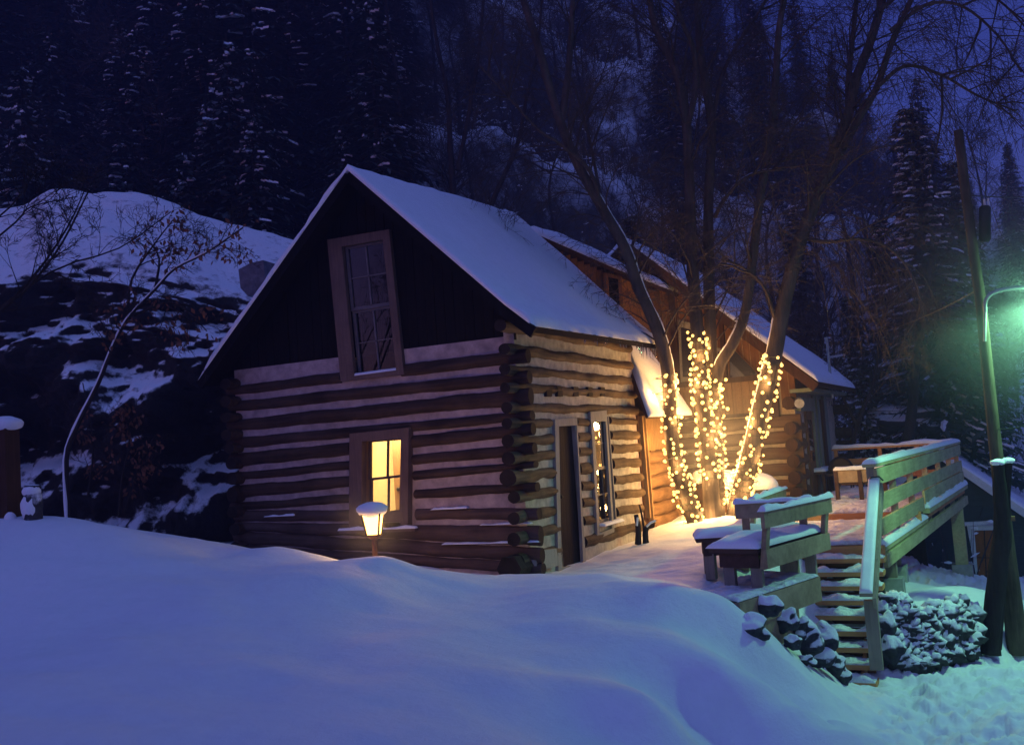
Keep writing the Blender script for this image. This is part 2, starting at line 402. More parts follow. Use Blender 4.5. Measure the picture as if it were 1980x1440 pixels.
GP += [A(*q) for q in [
    (0.1, -0.35, -0.06), (0.35, 1.2, -0.13), (0.2, 3, -0.12), (0.1, 4.8, -0.05), (1, 4.6, 0.08), (1.3, 6, 0.18), (0.1, 7, 0.1), (2, 3, 0.0), (2.2, 0.5, -0.02), (2.6, -1.2, -0.02), (3.1, -1.9, -0.02),
    (3.1, 0.3, -0.04), (3.2, 2.2, -0.05), (2.9, 4, 0.0), (2.2, 8.5, 0.12), (1, 9.2, 0.2), (1.2, -1.0, -0.05), (0.5, -1.0, -0.05), (-0.5, -0.2, 0.0), (-1.5, -0.2, 0.05), (-2.6, -0.2, 0.16), (-4, -0.2, 0.32), (-5.2, -0.2, 0.40), (-6.5, 0.2, 0.42),
    (-8, 0, 0.62), (-8, 6, 0.4), (-5.6, 5, 0.2), (-14, 6, 0.6), (-14, -2, 0.8), (-3, 3, 0.0), (-3, 7, 0.2), (-1, 12, 0.1), (0, 16, -0.2), (-6, 14, 1.5),
    (3.75, 1.2, -0.75), (3.9, 0.0, -1.25), (4.4, 1.8, -0.95), (4.0, 2.6, -0.8), (4.3, 3.6, -0.85), (3.4, 5, -0.5), (4.3, 6, -1.05), (4.6, 9, -1.5), (5.2, 12.8, -1.95), (3.4, 10, -1.0), (3.5, 14, -1.6),
    (5.0, 2.9, -0.72), (5.5, 3.6, -0.80), (5.9, 3.4, -1.0), (4.8, 2.1, -0.78), (5.4, 2.5, -0.75), (5.8, 2.2, -1.25), (6.6, 3.0, -1.38), (5.6, 6, -1.3), (6.4, 6, -1.5), (6.2, 10, -1.9), (5.5, 15, -2.4), (4, 15, -2.3), (8, 15, -2.4), (9, 8, -1.9), (9, 3, -1.6), (9, -3, -1.5), (13, 8, -2.0), (13, -4, -1.5), (13, -12, -1.4),
    (5, 22, -2.4), (10, 24, -2.6), (0, 22, -0.8), (8, 32, -2.6), (20, 20, -2.5), (20, -10, -1.6), (20, 5, -2.0), (20, 40, -2.5), (-10, 30, 4), (0, 40, 2), (-20, 20, 5), (-25, 0, 4),
    (6.1, -12.8, -0.05), (3, -13, 0.1), (9, -12, -0.9), (0, -14, 0.3), (-6, -12, 0.8), (-12, -10, 1.4), (6, -20, 0), (-15, -20, 1), (18, -22, -1), (-2, -7, 0.25), (-6, -6, 0.9)]]
GP = np.array(GP)
def tps_fit(P, lam=0.004):
    n = len(P); d = np.linalg.norm(P[:, None, :2]-P[None, :, :2], axis=2)
    K = np.where(d > 1e-9, d*d*np.log(np.maximum(d, 1e-9)), 0)+lam*np.eye(n)
    Q = np.hstack([np.ones((n, 1)), P[:, :2]])
    M = np.block([[K, Q], [Q.T, np.zeros((3, 3))]])
    return np.linalg.solve(M, np.concatenate([P[:, 2], np.zeros(3)]))
TW = tps_fit(GP)
def ground_many(xy):
    xy = np.asarray(xy, float); out = np.zeros(len(xy)); n = len(GP)
    for a in range(0, len(xy), 4000):
        q = xy[a:a+4000]; d = np.linalg.norm(q[:, None]-GP[None, :, :2], axis=2)
        out[a:a+4000] = np.where(d > 1e-9, d*d*np.log(np.maximum(d, 1e-9)), 0)@TW[:n]+TW[n]+q@TW[n+1:]
    return out
def ground_z(x, y): return float(ground_many([(x, y)])[0])
DRIFT = [(dep(p, d)[0], dep(p, d)[1], r_, a_) for p, d, r_, a_ in (((737, 1090), 11.4, .42, .09), ((690, 1095), 12.0, .35, -.07), ((800, 1100), 11.6, .5, .06), ((870, 1112), 11.9, .45, .05), ((950, 1116), 12.3, .5, .06), ((560, 1072), 12.2, .7, .06), ((430, 1066), 12.2, .5, -.05), ((1040, 1112), 12.3, .4, .05), ((1180, 1120), 11.4, .5, .07), ((1300, 1180), 10.4, .6, .10), ((1210, 1230), 9.6, .5, -.09), ((1350, 1250), 9.4, .45, -.08), ((1100, 1320), 8.0, .5, -.05), ((300, 1060), 11.6, .8, .06))]
def make_ground():
    xs = np.unique(np.concatenate([np.linspace(-60, -14, 24), np.linspace(-14, -6, 34), np.linspace(-6, 3.2, 105), np.linspace(3.2, 7.2, 100), np.linspace(7.2, 9, 20), np.linspace(9, 60, 40)]))
    ys = np.unique(np.concatenate([np.linspace(-40, -11, 16), np.linspace(-11, -4, 76), np.linspace(-4, 2.5, 140), np.linspace(2.5, 5, 28), np.linspace(5, 18, 60), np.linspace(18, 70, 30)]))
    gx, gy = np.meshgrid(xs, ys, indexing='ij'); xy = np.stack([gx.ravel(), gy.ravel()], 1)
    z = ground_many(xy)
    far = np.clip((np.hypot(xy[:, 0], xy[:, 1]-5)-22)/20, 0, 1)
    z = z*(1-far)+np.clip(z, -3, 6)*far
    zz = []
    for (x, y), h in zip(xy, z):
        b = 0.05*fn(x*0.5, y*0.5, 0, 3)+0.016*fn(x*1.6, y*1.6, 7, 3)+.010*n1(x*2.0+y*.6, y*4.5-x, 3)*(1 if -11 < y < 6 else 0)
        for cx, cy, cr, ca in DRIFT:
            d2 = ((x-cx)**2+(y-cy)**2)/(cr*cr)
            if d2 < 6: b += ca*math.exp(-d2*1.5)
        if y < 0: b += .05*fn(x*.85+3, y*.85, 9, 2)
        # the ploughed, trampled road side at the lower right
        r = sstep(3.9, 4.9, x+0.25*(y+1.0)) * sstep(-1.0, -1.25, h) if h < -1.0 else 0
        b += r*(0.13*fn(x*1.7, y*1.7, 3, 4)-0.13*abs(n1(x*4.6+y*1.8, y*2.9-x, 2))-.10*abs(n1(x*9+y*4, y*5-x*2, 5))+.05*n1(x*17, y*13, 1))
        bk = sstep(2.6, 3.6, x+.12*(y+2))*sstep(-.15, -.5, h)*(1-r)*(1 if y < 1.5 else 0)
        b += bk*(.16*n1(x*1.1-y*.7, (x+y*.9)*.35, 8)-.12*abs(n1(x*2.4-y*1.6, (x+y)*.5, 4)))
        if 0.1 < x < 3.2 and -0.5 < y < 8: b += 0.02*fn(x*4, y*4, 1, 4)
        zz.append(h+b)
    m = MB(); ny = len(ys)
    m.v = [(float(a), float(b_), float(c)) for (a, b_), c in zip(xy, zz)]
    m.f = [(i*ny+j, (i+1)*ny+j, (i+1)*ny+j+1, i*ny+j+1) for i in range(len(xs)-1) for j in range(ny-1)]; m.m = [0]*len(m.f)
    o = m.build('snow_ground', SNOW_G, smooth=True); o['kind'] = 'structure'
make_ground()

# ---------------------------------------------------------------- hills
def ridge(t):
    return float(np.interp(t, [-90, -46, -10, 8, 18, 28, 38, 46, 60, 90], [62, 62, 60, 52, 44, 35, 26, 21, 18, 16]))
def hill_z(s, t):
    x, y = st(s, t)
    start = np.interp(t, [-40, -8, 6, 14, 30], [24, 26, 32, 36, 44])
    f = max(0.0, (s-start)/(92-start)); f = f if f < 1 else 1-(f-1)*0.5
    h = ridge(t)*(f**0.9)-1.5*(1 if f > 0 else 0)
    c = fn(x*0.07, y*0.07, 1, 5)
    band = 3.5*math.sin((h+6*c)*0.55)
    amp = sstep(0.05, 0.3, f)
    return h+amp*(4.5*c+band*0.8+1.6*fn(x*0.25, y*0.25, 4, 4)) + ground_far(t)
def ground_far(t): return float(np.interp(t, [-10, 0, 6], [.4, -.6, -3.0]))
def make_hills():
    S = np.concatenate([np.linspace(23, 95, 190), np.linspace(97, 150, 14)]); T = np.linspace(-75, 75, 260)
    m = MB(); nT = len(T)
    for s_ in S:
        for t_ in T:
            k = 0.35+0.65*s_/95; x, y = st(s_, t_*k)
            m.v.append((x, y, hill_z(s_, t_*k)-(0 if s_ > 24 else 3)))
    m.f = [(i*nT+j, i*nT+j+1, (i+1)*nT+j+1, (i+1)*nT+j) for i in range(len(S)-1) for j in range(nT-1)]; m.m = [0]*len(m.f)
    o = m.build('hills', HILLM, smooth=True); o['kind'] = 'structure'
make_hills()

# ---------------------------------------------------------------- helpers for buildings
def wall_holes(m, axis, plane, thick, u0, u1, z0, z1, holes, mi=0):
    """wall in the plane axis=plane; u runs along the other axis; holes are (u0,u1,z0,z1)"""
    us = sorted(set([u0, u1]+[h[i] for h in holes for i in (0, 1)])); zs = sorted(set([z0, z1]+[h[i] for h in holes for i in (2, 3)]))
    for a, b in zip(us, us[1:]):
        if a < u0 or b > u1: continue
        run = None
        for c, d in list(zip(zs, zs[1:]))+[(None, None)]:
            solid = c is not None and c >= z0 and d <= z1 and not any(h[0] <= a and b <= h[1] and h[2] <= c and d <= h[3] for h in holes)
            if solid: run = (run[0], d) if run else (c, d)
            elif run:
                if axis == 'y': m.box(a, b, min(plane, plane+thick), max(plane, plane+thick), run[0], run[1], mi)
                else: m.box(min(plane, plane+thick), max(plane, plane+thick), a, b, run[0], run[1], mi)
                run = None
def frame4(m, outer, inner, off, mi=0):
    """four boards between an outer and an inner quad (lists of 4 points), thickened by the vector off"""
    for i in range(4):
        j = (i+1) % 4
        o0, o1, i1, i0 = [A(*outer[i]), A(*outer[j]), A(*inner[j]), A(*inner[i])]
        m.prism([o0, o1, i1, i0], off, mi)
def lerp(a, b, t): return A(*a)*(1-t)+A(*b)*t
def quadpt(q, u, v): return lerp(lerp(q[0], q[1], u), lerp(q[3], q[2], u), v)
def segs_minus(a, b, holes):
    out = [(a, b)]
    for h0, h1 in holes:
        nx = []
        for x0, x1 in out:
            if h1 <= x0 or h0 >= x1: nx.append((x0, x1)); continue
            if h0 > x0: nx.append((x0, h0))
            if h1 < x1: nx.append((h1, x1))
        out = nx
    return [s_ for s_ in out if s_[1]-s_[0] > 0.05]

# ---------------------------------------------------------------- log cabin
def make_cabin():
    T = thing('log_cabin', 'small gabled log cabin with pale chinking, a lit lower window and a snow covered roof', 'cabin', (-2.55, 2.4, 0))
    XL, XR, YB = -5.15, 0.0, 4.9
    up_o = [(638, 465), (757, 445), (786, 724), (664, 738)]; up_i = [(666, 478), (745, 464), (771, 716), (690, 727)]
    lo_o = [(685, 838), (799, 826), (797, 1018), (684, 1022)]; lo_i = [(709, 853), (784, 847), (781, 986), (708, 996)]
    fw = lambda ps, y=0.0: [onY(p, y) for p in ps]
    LO = fw(lo_o); LI = fw(lo_i); UO = fw(up_o); UI = fw(up_i)
    lh = (min(p[0] for p in LI)-0.03, max(p[0] for p in LI)+0.03, min(p[2] for p in LI)-0.05, max(p[2] for p in LI)+0.03)
    uh = (min(p[0] for p in UI), max(p[0] for p in UI), min(p[2] for p in UI), max(p[2] for p in UI))
    lfull = (min(p[0] for p in LO)+0.03, max(p[0] for p in LO)-0.03, min(p[2] for p in LO)+0.03, max(p[2] for p in LO)-0.02)
    ufull = (min(p[0] for p in UO)+0.08, max(p[0] for p in UO)-0.08, min(p[2] for p in UO)+0.03, 9)
    # mortar walls
    m = MB(); wall_holes(m, 'y', 0.0, 0.16, XL, XR-0.16, -0.5, 3.32, [lh, (uh[0], uh[1], uh[2]+.02, 9)])
    m.build('front_wall', CHINK, T)
    door = (1.17, 1.98, -0.5, 2.06); win = (2.80, 3.50, 0.36, 2.16)
    m = MB(); wall_holes(m, 'x', 0.0, -0.16, 0.0, YB, -0.6, 3.42, [door, win])
    m.build('side_wall', CHINKS, T)
    m = MB(); m.box(XL, XL+0.16, 0.16, YB, -0.5, 3.3); m.box(XL, XR, YB, YB+0.16, -0.5, 3.4)
    m.build('rear_walls', CHINK, T)
    # front logs, top and bottom edges read on the left and on the right
    Lft = [(290, 340), (385, 440), (490, 555), (600, 655), (690, 760), (800, 840), (880, 945), (980, 1020), (1040, 1100), (1112, 1165), (1172, 1240), (1252, 1300)]
    Rgt = [(150, 220), (270, 335), (370, 455), (500, 550), (575, 640), (690, 745), (790, 830), (905, 950), (1030, 1090), (1130, 1222), (1235, 1310), (1322, 1375)]
    fx = lambda zx, zy: onY((400+zx/3, 640+zy/3), 0.0)
    for k, ((a, b), (c, d)) in enumerate(zip(Lft, Rgt)):
        l0, l1, r0, r1 = fx(400, a), fx(400, b), fx(1500, c), fx(1500, d)
        def at(x):
            f = (x-l0[0])/(r0[0]-l0[0])
            return (l0[2]+l1[2])/2*(1-f)+(r0[2]+r1[2])/2*f, ((l0[2]-l1[2])*(1-f)+(r0[2]-r1[2])*f)/2
        holes = []
        zc = at(-2.4)[0]
        if lfull[2] < zc < lfull[3]: holes.append(lfull[:2])
        if ufull[2] < zc < ufull[3]: holes.append(ufull[:2])
        for x0, x1 in segs_minus(XL-U(0.10, 0.24), XR+0.20, holes):
            za, ha = at(x0); zb, hb = at(x1); mm = MB()
            mm.log((x0, 0.02, za), (x1, 0.02, zb), (ha+0.012, hb+0.012), 0.092, 0, 1, 16, 0.105)
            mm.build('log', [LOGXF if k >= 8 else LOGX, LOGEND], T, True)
    # side logs: their round ends stand proud at the front corner
    ends = [624, 669, 710, 746, 785, 816, 851, 884, 922, 961, 1000, 1040, 1087]
    rads = [14, 13, 13, 12, 13, 12, 14, 15, 19, 14, 14, 15, 18]
    for e, r in zip(ends, rads):
        c = onY((1013, e), -0.27); rz = r*14/FPX*0.86
        holes = []
        if door[2] < c[2] < door[3]+0.1: holes.append((door[0]-0.10, door[1]+0.10))
        if win[2]-0.05 < c[2] < win[3]+0.08: holes.append((win[0]-0.12, win[1]+0.12))
        for y0, y1 in segs_minus(-0.26-U(0, 0.10), YB+U(0.08, 0.28), holes):
            mm = MB(); mm.log((.055-rz*1.1, y0, c[2]+0.004*y0), (.055-rz*1.1, y1, c[2]-0.004*y1), (rz, rz*U(0.85, 1.1)), rz*1.1, 0, 1, 14, 0.17)
            mm.build('log', [LOGY, LOGEND], T, True)
    # protruding ends of the left wall and of the rear wall
    for e, r in zip(ends[1:], rads[1:]):
        z = onY((1013, e), -0.27)[2]
        mm = MB(); mm.log((XL+0.02, -0.20-U(0, 0.1), z-0.03), (XL+0.02, 0.5, z-0.03), r*0.0068, 0.11, 0, 1); mm.build('log', [LOGX, LOGEND], T, True)
    # square joist ends over the door
    for px in (1060, 1081, 1112, 1140, 1164):
        c = onX((px, 757), 0.03); mm = MB(); mm.box(-0.1, 0.05, c[1]-0.10, c[1]+0.10, c[2]-0.075, c[2]+0.075); mm.build('joist_end', LOGEND, T)
    # sawn bottom sill block and plank beside the door
    mm = MB(); mm.log((-0.10, -0.46, 0.08), (-0.10, 0.2, 0.08), 0.19, 0.19, 0, 1, 6, 0.02); mm.build('sill_log', [LOGX, LOGEND], T)
    mm = MB(); mm.prism([onX(p, 0.13) for p in ((1036, 1066), (1076, 1060), (1082, 1092), (1038, 1105))], (-0.1, 0, 0)); mm.build('sill_plank', FRAME_S, T)
    # gable boards
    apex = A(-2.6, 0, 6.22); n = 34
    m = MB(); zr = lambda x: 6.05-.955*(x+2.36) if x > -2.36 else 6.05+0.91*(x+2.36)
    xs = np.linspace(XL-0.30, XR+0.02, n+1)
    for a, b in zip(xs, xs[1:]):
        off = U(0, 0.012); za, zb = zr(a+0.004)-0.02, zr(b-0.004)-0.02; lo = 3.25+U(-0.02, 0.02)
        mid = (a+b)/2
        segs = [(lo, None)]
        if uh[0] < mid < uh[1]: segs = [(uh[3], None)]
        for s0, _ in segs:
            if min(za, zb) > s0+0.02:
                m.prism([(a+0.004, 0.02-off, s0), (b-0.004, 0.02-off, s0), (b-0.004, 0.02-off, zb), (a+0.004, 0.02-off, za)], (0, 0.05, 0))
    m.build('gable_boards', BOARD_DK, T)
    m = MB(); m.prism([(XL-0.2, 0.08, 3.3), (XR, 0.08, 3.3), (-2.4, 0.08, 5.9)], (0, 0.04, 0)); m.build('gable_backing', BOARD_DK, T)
    # upper window
    mm = MB(); frame4(mm, UO, UI, (0, -0.075, 0)); w = mm.build('window_frame', FRAME, T, label='tall crooked window in the dark gable')
    jb = lambda q, k: [lerp(quadpt(q, .5, .5), p, k) for p in q]
    sh = lambda q, y: [A(p[0], y, p[2]) for p in q]
    def sash(q, y, mat, muls, par, nm='sash'):
        mm = MB(); Q = sh(q, y)
        inner = [quadpt(Q, u, v) for u, v in ((.07, .035), (.93, .035), (.93, .965), (.07, .965))]
        frame4(mm, Q, inner, (0, 0.035, 0))
        for kind, t, wd in muls:
            if kind == 'v': a, b = quadpt(Q, t, 0.02), quadpt(Q, t, 0.98)
            else: a, b = quadpt(Q, 0.02, t), quadpt(Q, 0.98, t)
            mm.beam(a+A(0, .017, 0), b+A(0, .017, 0), wd, 0.03, 0, (0, 1, 0))
        s_ = mm.build(nm, mat, par)
        g = MB(); g.add([p+A(0, .02, 0) for p in Q], [(0, 1, 2, 3)]); g.build('pane', GLASS, par)
        return s_
    U_up = [UI[0], UI[1], quadpt(UI, 1, 0.50), quadpt(UI, 0, 0.50)]; U_lo = [quadpt(UI, 0, 0.50), quadpt(UI, 1, 0.50), UI[2], UI[3]]
    sash(U_up, 0.015, SASH, [('v', .5, .028), ('h', .5, .02), ('h', .97, .05)], w); sash(U_lo, 0.045, SASH, [('v', .5, .028), ('h', .5, .015)], w)
    mm = MB(); mm.slab(UI[3]+A(-.05, -.07, 0), UI[2]+A(.03, -.07, 0), UI[2]+A(.03, .02, 0), UI[3]+A(-.05, .02, 0), 0.035, 6, 3, .04); mm.build('sill_snow', SNOW, w, True)
    # black panel put in as the attic's shade behind the upper window
    mm = MB(); mm.box(uh[0]-.2, uh[1]+.2, 0.9, 0.95, uh[2]-.3, uh[3]+.3); mm.build('attic_shade_panel', BOARD_DK, T)
    # lower lit window
    mm = MB(); frame4(mm, LO, LI, (0, -0.13, 0)); w2 = mm.build('window_frame', FRAME, T, label='lit window with a cream room behind')
    mm = MB()
    for i in range(4):
        p, q = LI[i], LI[(i+1) % 4]
        mm.add([p+A(0, 0, 0), q+A(0, 0, 0), q+A(0, .16, 0), p+A(0, .16, 0)], [(0, 1, 2, 3)])
    mm.build('jamb_lining', ROOMD, w2)
    L_up = [LI[0], LI[1], quadpt(LI, 1, .52), quadpt(LI, 0, .52)]; L_lo = [quadpt(LI, 0, .52), quadpt(LI, 1, .52), LI[2], LI[3]]
    sash(L_up, 0.05, SASHD, [('v', .5, .03)], w2); sash(L_lo, 0.085, SASHD, [('v', .5, .03)], w2)
    mm = MB(); a, b = LO[3], LO[2]
    mm.box(a[0]-.14, b[0]+.16, -0.19, -0.135, a[2]-.05, a[2]-.01); mm.box(LI[3][0], LI[2][0], -.13, 0.03, a[2]+.0, a[2]+.08); mm.build('sill', FRAME, w2)
    mm = MB(); mm.slab((a[0]-.16, -.20, a[2]-.008), (b[0]+.18, -.20, a[2]-.008), (b[0]+.18, -.125, a[2]-.008), (a[0]-.16, -.125, a[2]-.008), .035, 8, 2, .03, 0, .6, 5)
    mm.slab((LI[3][0], -.13, a[2]+.085), (LI[2][0], -.13, a[2]+.085), (LI[2][0], .0, a[2]+.085), (LI[3][0], .0, a[2]+.085), .04, 6, 2, .04)
    mm.build('sill_snow', SNOW, w2, True)
    # lit room behind the lower window
    rx0, rx1, ry1, rz0, rz1 = -4.1, -1.2, 2.0, -0.1, 2.55
    m = MB(); m.box(rx0, rx1, ry1, ry1+.06, rz0, rz1); m.box(rx0-.06, rx0, .17, ry1, rz0, rz1); m.box(rx1, rx1+.06, .17, ry1, rz0, rz1); m.box(rx0, rx1, .17, ry1, rz1, rz1+.06); m.box(rx0, rx1, .17, ry1, rz0-.06, rz0)
    rm = m.build('room_interior', ROOM, T)
    m = MB(); dq = [dep(p, 16.6) for p in ((757, 840), (775, 838), (772, 1005), (757, 1005))]
    x0 = dq[0][0]; m.box(x0-.02, x0+.16, 1.30, 1.36, rz0, 2.2); m.build('room_door_edge', ROOMD, rm)
    m = MB(); m.box(x0+.165, x0+.95, 1.33, 1.37, rz0, 2.2); k = dep((773, 945), 16.55); m.sphere((k[0], 1.29, k[2]), .035, 1); m.build('room_door', [ROOM, IRON], rm)
    m = MB(); m.sphere((-3.0, 1.0, 2.3), 0.07, 0, 10, 7); rb = m.build('room_bulb', ROOMBULB, rm)
    lamp('room_light', (-2.7, 0.9, 2.35), (1, .76, .42), 300, 0.12, rm)
    # door in the side wall
    do = [onX(p, 0.05) for p in ((1073, 811), (1116, 807), (1133, 1091), (1080, 1104))]; di = [onX(p, 0.05) for p in ((1081, 824), (1115, 822), (1128, 1088), (1086, 1097))]
    mm = MB(); frame4(mm, do, di, (-0.05, 0, 0)); mm.box(-.16, 0.0, door[0]-.03, door[0]+.01, -.4, 2.05); mm.box(-.16, .035, door[1]-.01, door[1]+.03, -.4, 2.05)
    df = mm.build('door_frame', FRAME_S, T)
    mm = MB()
    for k in range(5): mm.box(-.07+U(0, .006), -.03, door[0]+.012+k*.157, door[0]+.166+k*.157, -.35, 2.05)
    dd = mm.build('door', DOORD, T); mm = MB(); mm.sphere((.0, door[0]+.12, 0.93), .03, 0); mm.build('handle', IRON, dd, True)
    # tall window beside the door
    wo = [onX(p, 0.06) for p in ((1142, 796), (1173, 793), (1188, 1028), (1156, 1042))]; wi = [onX(p, 0.06) for p in ((1148, 816), (1171, 814), (1184, 1021), (1160, 1030))]
    mm = MB(); frame4(mm, wo, wi, (-0.05, 0, 0)); mm.box(-.16, .0, win[0]-.02, win[0]+.01, .3, 2.15); mm.box(-.16, .04, win[1]-.01, win[1]+.02, .3, 2.15); w3 = mm.build('window_frame', FRAME_S, T, label='tall narrow window reflecting the string lights')
    yc = (win[0]+win[1])/2
    for z0, z1, x, gm in ((1.26, 2.14, .015, GLASS_R), (.38, 1.30, -.02, GLASS)):
        mm = MB()
        frame4(mm, [(x, win[0], z1), (x, win[1], z1), (x, win[1], z0), (x, win[0], z0)], [(x, win[0]+.05, z1-.05), (x, win[1]-.05, z1-.05), (x, win[1]-.05, z0+.05), (x, win[0]+.05, z0+.05)], (-.03, 0, 0))
        mm.box(x-.025, x-.005, yc-.012, yc+.012, z0+.04, z1-.04); mm.box(x-.024, x-.006, win[0]+.04, win[1]-.04, (z0+z1)/2-.012, (z0+z1)/2+.012)
        mm.build('sash', SASH, w3); g = MB(); g.add([(x-.015, win[0], z0), (x-.015, win[1], z0), (x-.015, win[1], z1), (x-.015, win[0], z1)], [(0, 1, 2, 3)]); g.build('pane', gm, w3)
    mm = MB(); mm.slab((-.02, win[0]-.1, .335), (.14, win[0]-.1, .335), (.14, win[1]+.14, .335), (-.02, win[1]+.14, .335), .05, 3, 6, .05); mm.build('sill_snow', SNOW, w3, True)
    mm = MB(); mm.box(-.9, -.85, 2.3, 4.0, -.2, 2.4); mm.build('back_room_wall', BOARD_DK, T)
    # roof
    yf, yb = -0.40, 5.62
    prof = lambda y: [A(-5.50, y, 3.18+.01*y), A(-2.36-.02*(y-yf), y, 6.08+0.065*(y-yf)), A(0.12-.05*(y-yf)/6, y, 3.70+.02*(y-yf)), A(0.52-.1*(y-yf)/6, y, 3.36+.022*(y-yf))]
    m = MB(); ys = np.linspace(yf, yb, 9)
    for a, b in zip(ys, ys[1:]):
        P, Q = prof(a), prof(b)
        for i in range(3): m.prism([P[i], P[i+1], Q[i+1], Q[i]], (0, 0, -0.09))
    rf = m.build('roof', BOARD_DK, T)
    m = MB(); P = prof(yf-.04)
    for i in range(3): m.beam(P[i]-A(0, 0, .09), P[i+1]-A(0, 0, .09), .05, .16)
    m.build('rake_board', BOARD_DK, rf)
    m = MB(); a0, b0 = prof(yf-.07), prof(yb+.05)
    def snowskin(cols, th):
        ny = 44; us = []
        for c0, c1, nseg in cols:
            us += [(c0, c1, k/nseg) for k in range(nseg)]
        us.append((cols[-1][0], cols[-1][1], 1.0)); nu = len(us)
        for lay in (0, 1):
            for k, (c0, c1, f) in enumerate(us):
                for j in range(ny+1):
                    y = yf-.07+(yb-yf+.12)*j/ny; p = lerp(prof(y)[c0], prof(y)[c1], f)
                    if lay:
                        e = min(min(k, nu-1-k)/2.0, 1)*(1 if 0 < j < ny else .8); e = math.sqrt(max(0.0, 1-(1-e)**2))
                        p = p+A(0, 0, 0.006+th*e*(1+.45*n1(p[0]*1.1, y*.9, 3)+.25*n1(p[0]*3, y*3, 9)))
                    if lay and j in (0, ny): p = p+A(0, (.05*n1(p[0]*2.3, j, 4)+.03*n1(p[0]*7, j, 2)), 0)
                    if lay and k in (0, nu-1): p = p+A(.05*n1(p[1]*2.1, k, 6)+.03*n1(p[1]*6, k, 1), 0, .02*n1(p[1]*4, k, 9))
                    m.v.append(tuple(p))
        N = nu*(ny+1)
        base = len(m.v)-2*N
        for k in range(nu-1):
            for j in range(ny):
                q = base+k*(ny+1)+j
                m.f.append((q+N, q+N+ny+1, q+N+ny+2, q+N+1)); m.m.append(0); m.f.append((q+1, q+ny+2, q+ny+1, q)); m.m.append(0)
        for j in range(ny):
            for k in (0, nu-1):
                q = base+k*(ny+1)+j; m.f.append((q, q+1, q+N+1, q+N)); m.m.append(0)
        for k in range(nu-1):
            for j in (0, ny):
                q = base+k*(ny+1)+j; m.f.append((q, q+ny+1, q+N+ny+1, q+N)); m.m.append(0)
    snowskin([(0, 1, 22), (1, 2, 22), (2, 3, 8)], 0.085)
    m.build('roof_snow', SNOW, rf, True)
    m = MB()
    for k in range(46):
        y = U(1.5, yb-.05) if k % 3 else U(4.3, yb-.05); z = 3.30+.022*(y-yf); L = U(.04, .13) if y < 4.3 else U(.08, .26)
        xe = .51-.1*(y-yf)/6; m.tube([(xe, y, z+.02), (xe, y, z-L*.5), (xe, y, z-L)], [U(.010, .016), .008, .001], 5)
    m.build('icicles', ICE, rf, True)
    # snow lodged on the lower log ledges
    m = MB()
    for x0, x1, kk in ((-4.6, -4.0, 8), (-1.5, -0.9, 8), (-0.7, 0.1, 9), (-1.35, 0.2, 10), (-3.1, -2.9, 9)):
        f = (-1.0-fx(400, 0)[0])/(fx(1500, 0)[0]-fx(400, 0)[0]); z = fx(1500, Rgt[kk][0])[2]+.01
        m.slab((x0, -.10, z), (x1, -.10, z), (x1, .0, z), (x0, .0, z), .018, 8, 2, .04, 0, .8, 5)
    m.build('ledge_snow', SNOW, T, True)
make_cabin()

# ---------------------------------------------------------------- lean-to on the cabin's far end
def make_leanto():
    T = thing('lean_to', 'log and board lean-to under a steep snowy shed roof behind the cabin door', 'lean-to', (-0.2, 6.0, 0))
    m = MB(); m.box(-.25, -.02, 5.16, 7.0, -.3, 2.25); m.box(-2.0, -.02, 7.0, 7.15, -.3, 3.2); m.build('wall', BROWND, T)
    for k, z in enumerate((0.12, 0.36, 0.62, 0.88, 1.12, 1.36)):
        mm = MB(); mm.log((-.02, 5.42, z), (-.02, 7.02, z), .135, .11, 0, 1, 12, .16); mm.build('log', [LOGT, LOGEND], T, True)
    m = MB()
    y = 5.36
    while y < 6.9:
        w = U(.07, .11); m.box(.03+U(0, .01), .075, y, y+w-.012, 1.50+U(-.03, .03), 2.16); y += w
    m.build('vertical_boards', TANZ, T)
    for bx_ in ((.02, .10, 5.14, 5.20, .25, 2.15), (.02, .11, 5.30, 5.36, .15, 2.16), (.03, .12, 7.0, 7.12, .0, 2.1)):
        m = MB(); m.box(*bx_); m.build('corner_board', TANZ, T)
    m = MB(); m.prism([(.14, 7.13, -.05), (.20, 7.30, -.05), (-.05, 7.22, 2.1), (-.12, 7.1, 2.1)], (.03, 0, 0)); m.build('leaning_plank', BROWND, T)
    # steep roof, its left rake cut back against the cabin corner
    E0, E1, R1, R0 = A(.52, 4.22, 2.10), A(.52, 7.05, 2.13), A(-.42, 7.05, 3.66), A(-.42, 5.80, 3.66)
    K = A(.02, 4.98, 2.92)
    up = nrm(A(.85, 0, .53))
    m = MB(); m.prism([E0, E1, R1, R0, K], -up*.05); rf = m.build('roof', BROWND, T)
    m = MB(); m.slab(E0+up*.0, E1, R1, R0, .085, 14, 14, .12, 0, .3, 1.2, up); m.build('roof_snow', SNOW, rf, True)
LOGT = mat_wood('tan_log_along_y', (0.08, 0.045, 0.022), (0.26, 0.16, 0.085), 'y', 18, 0.8)
make_leanto()

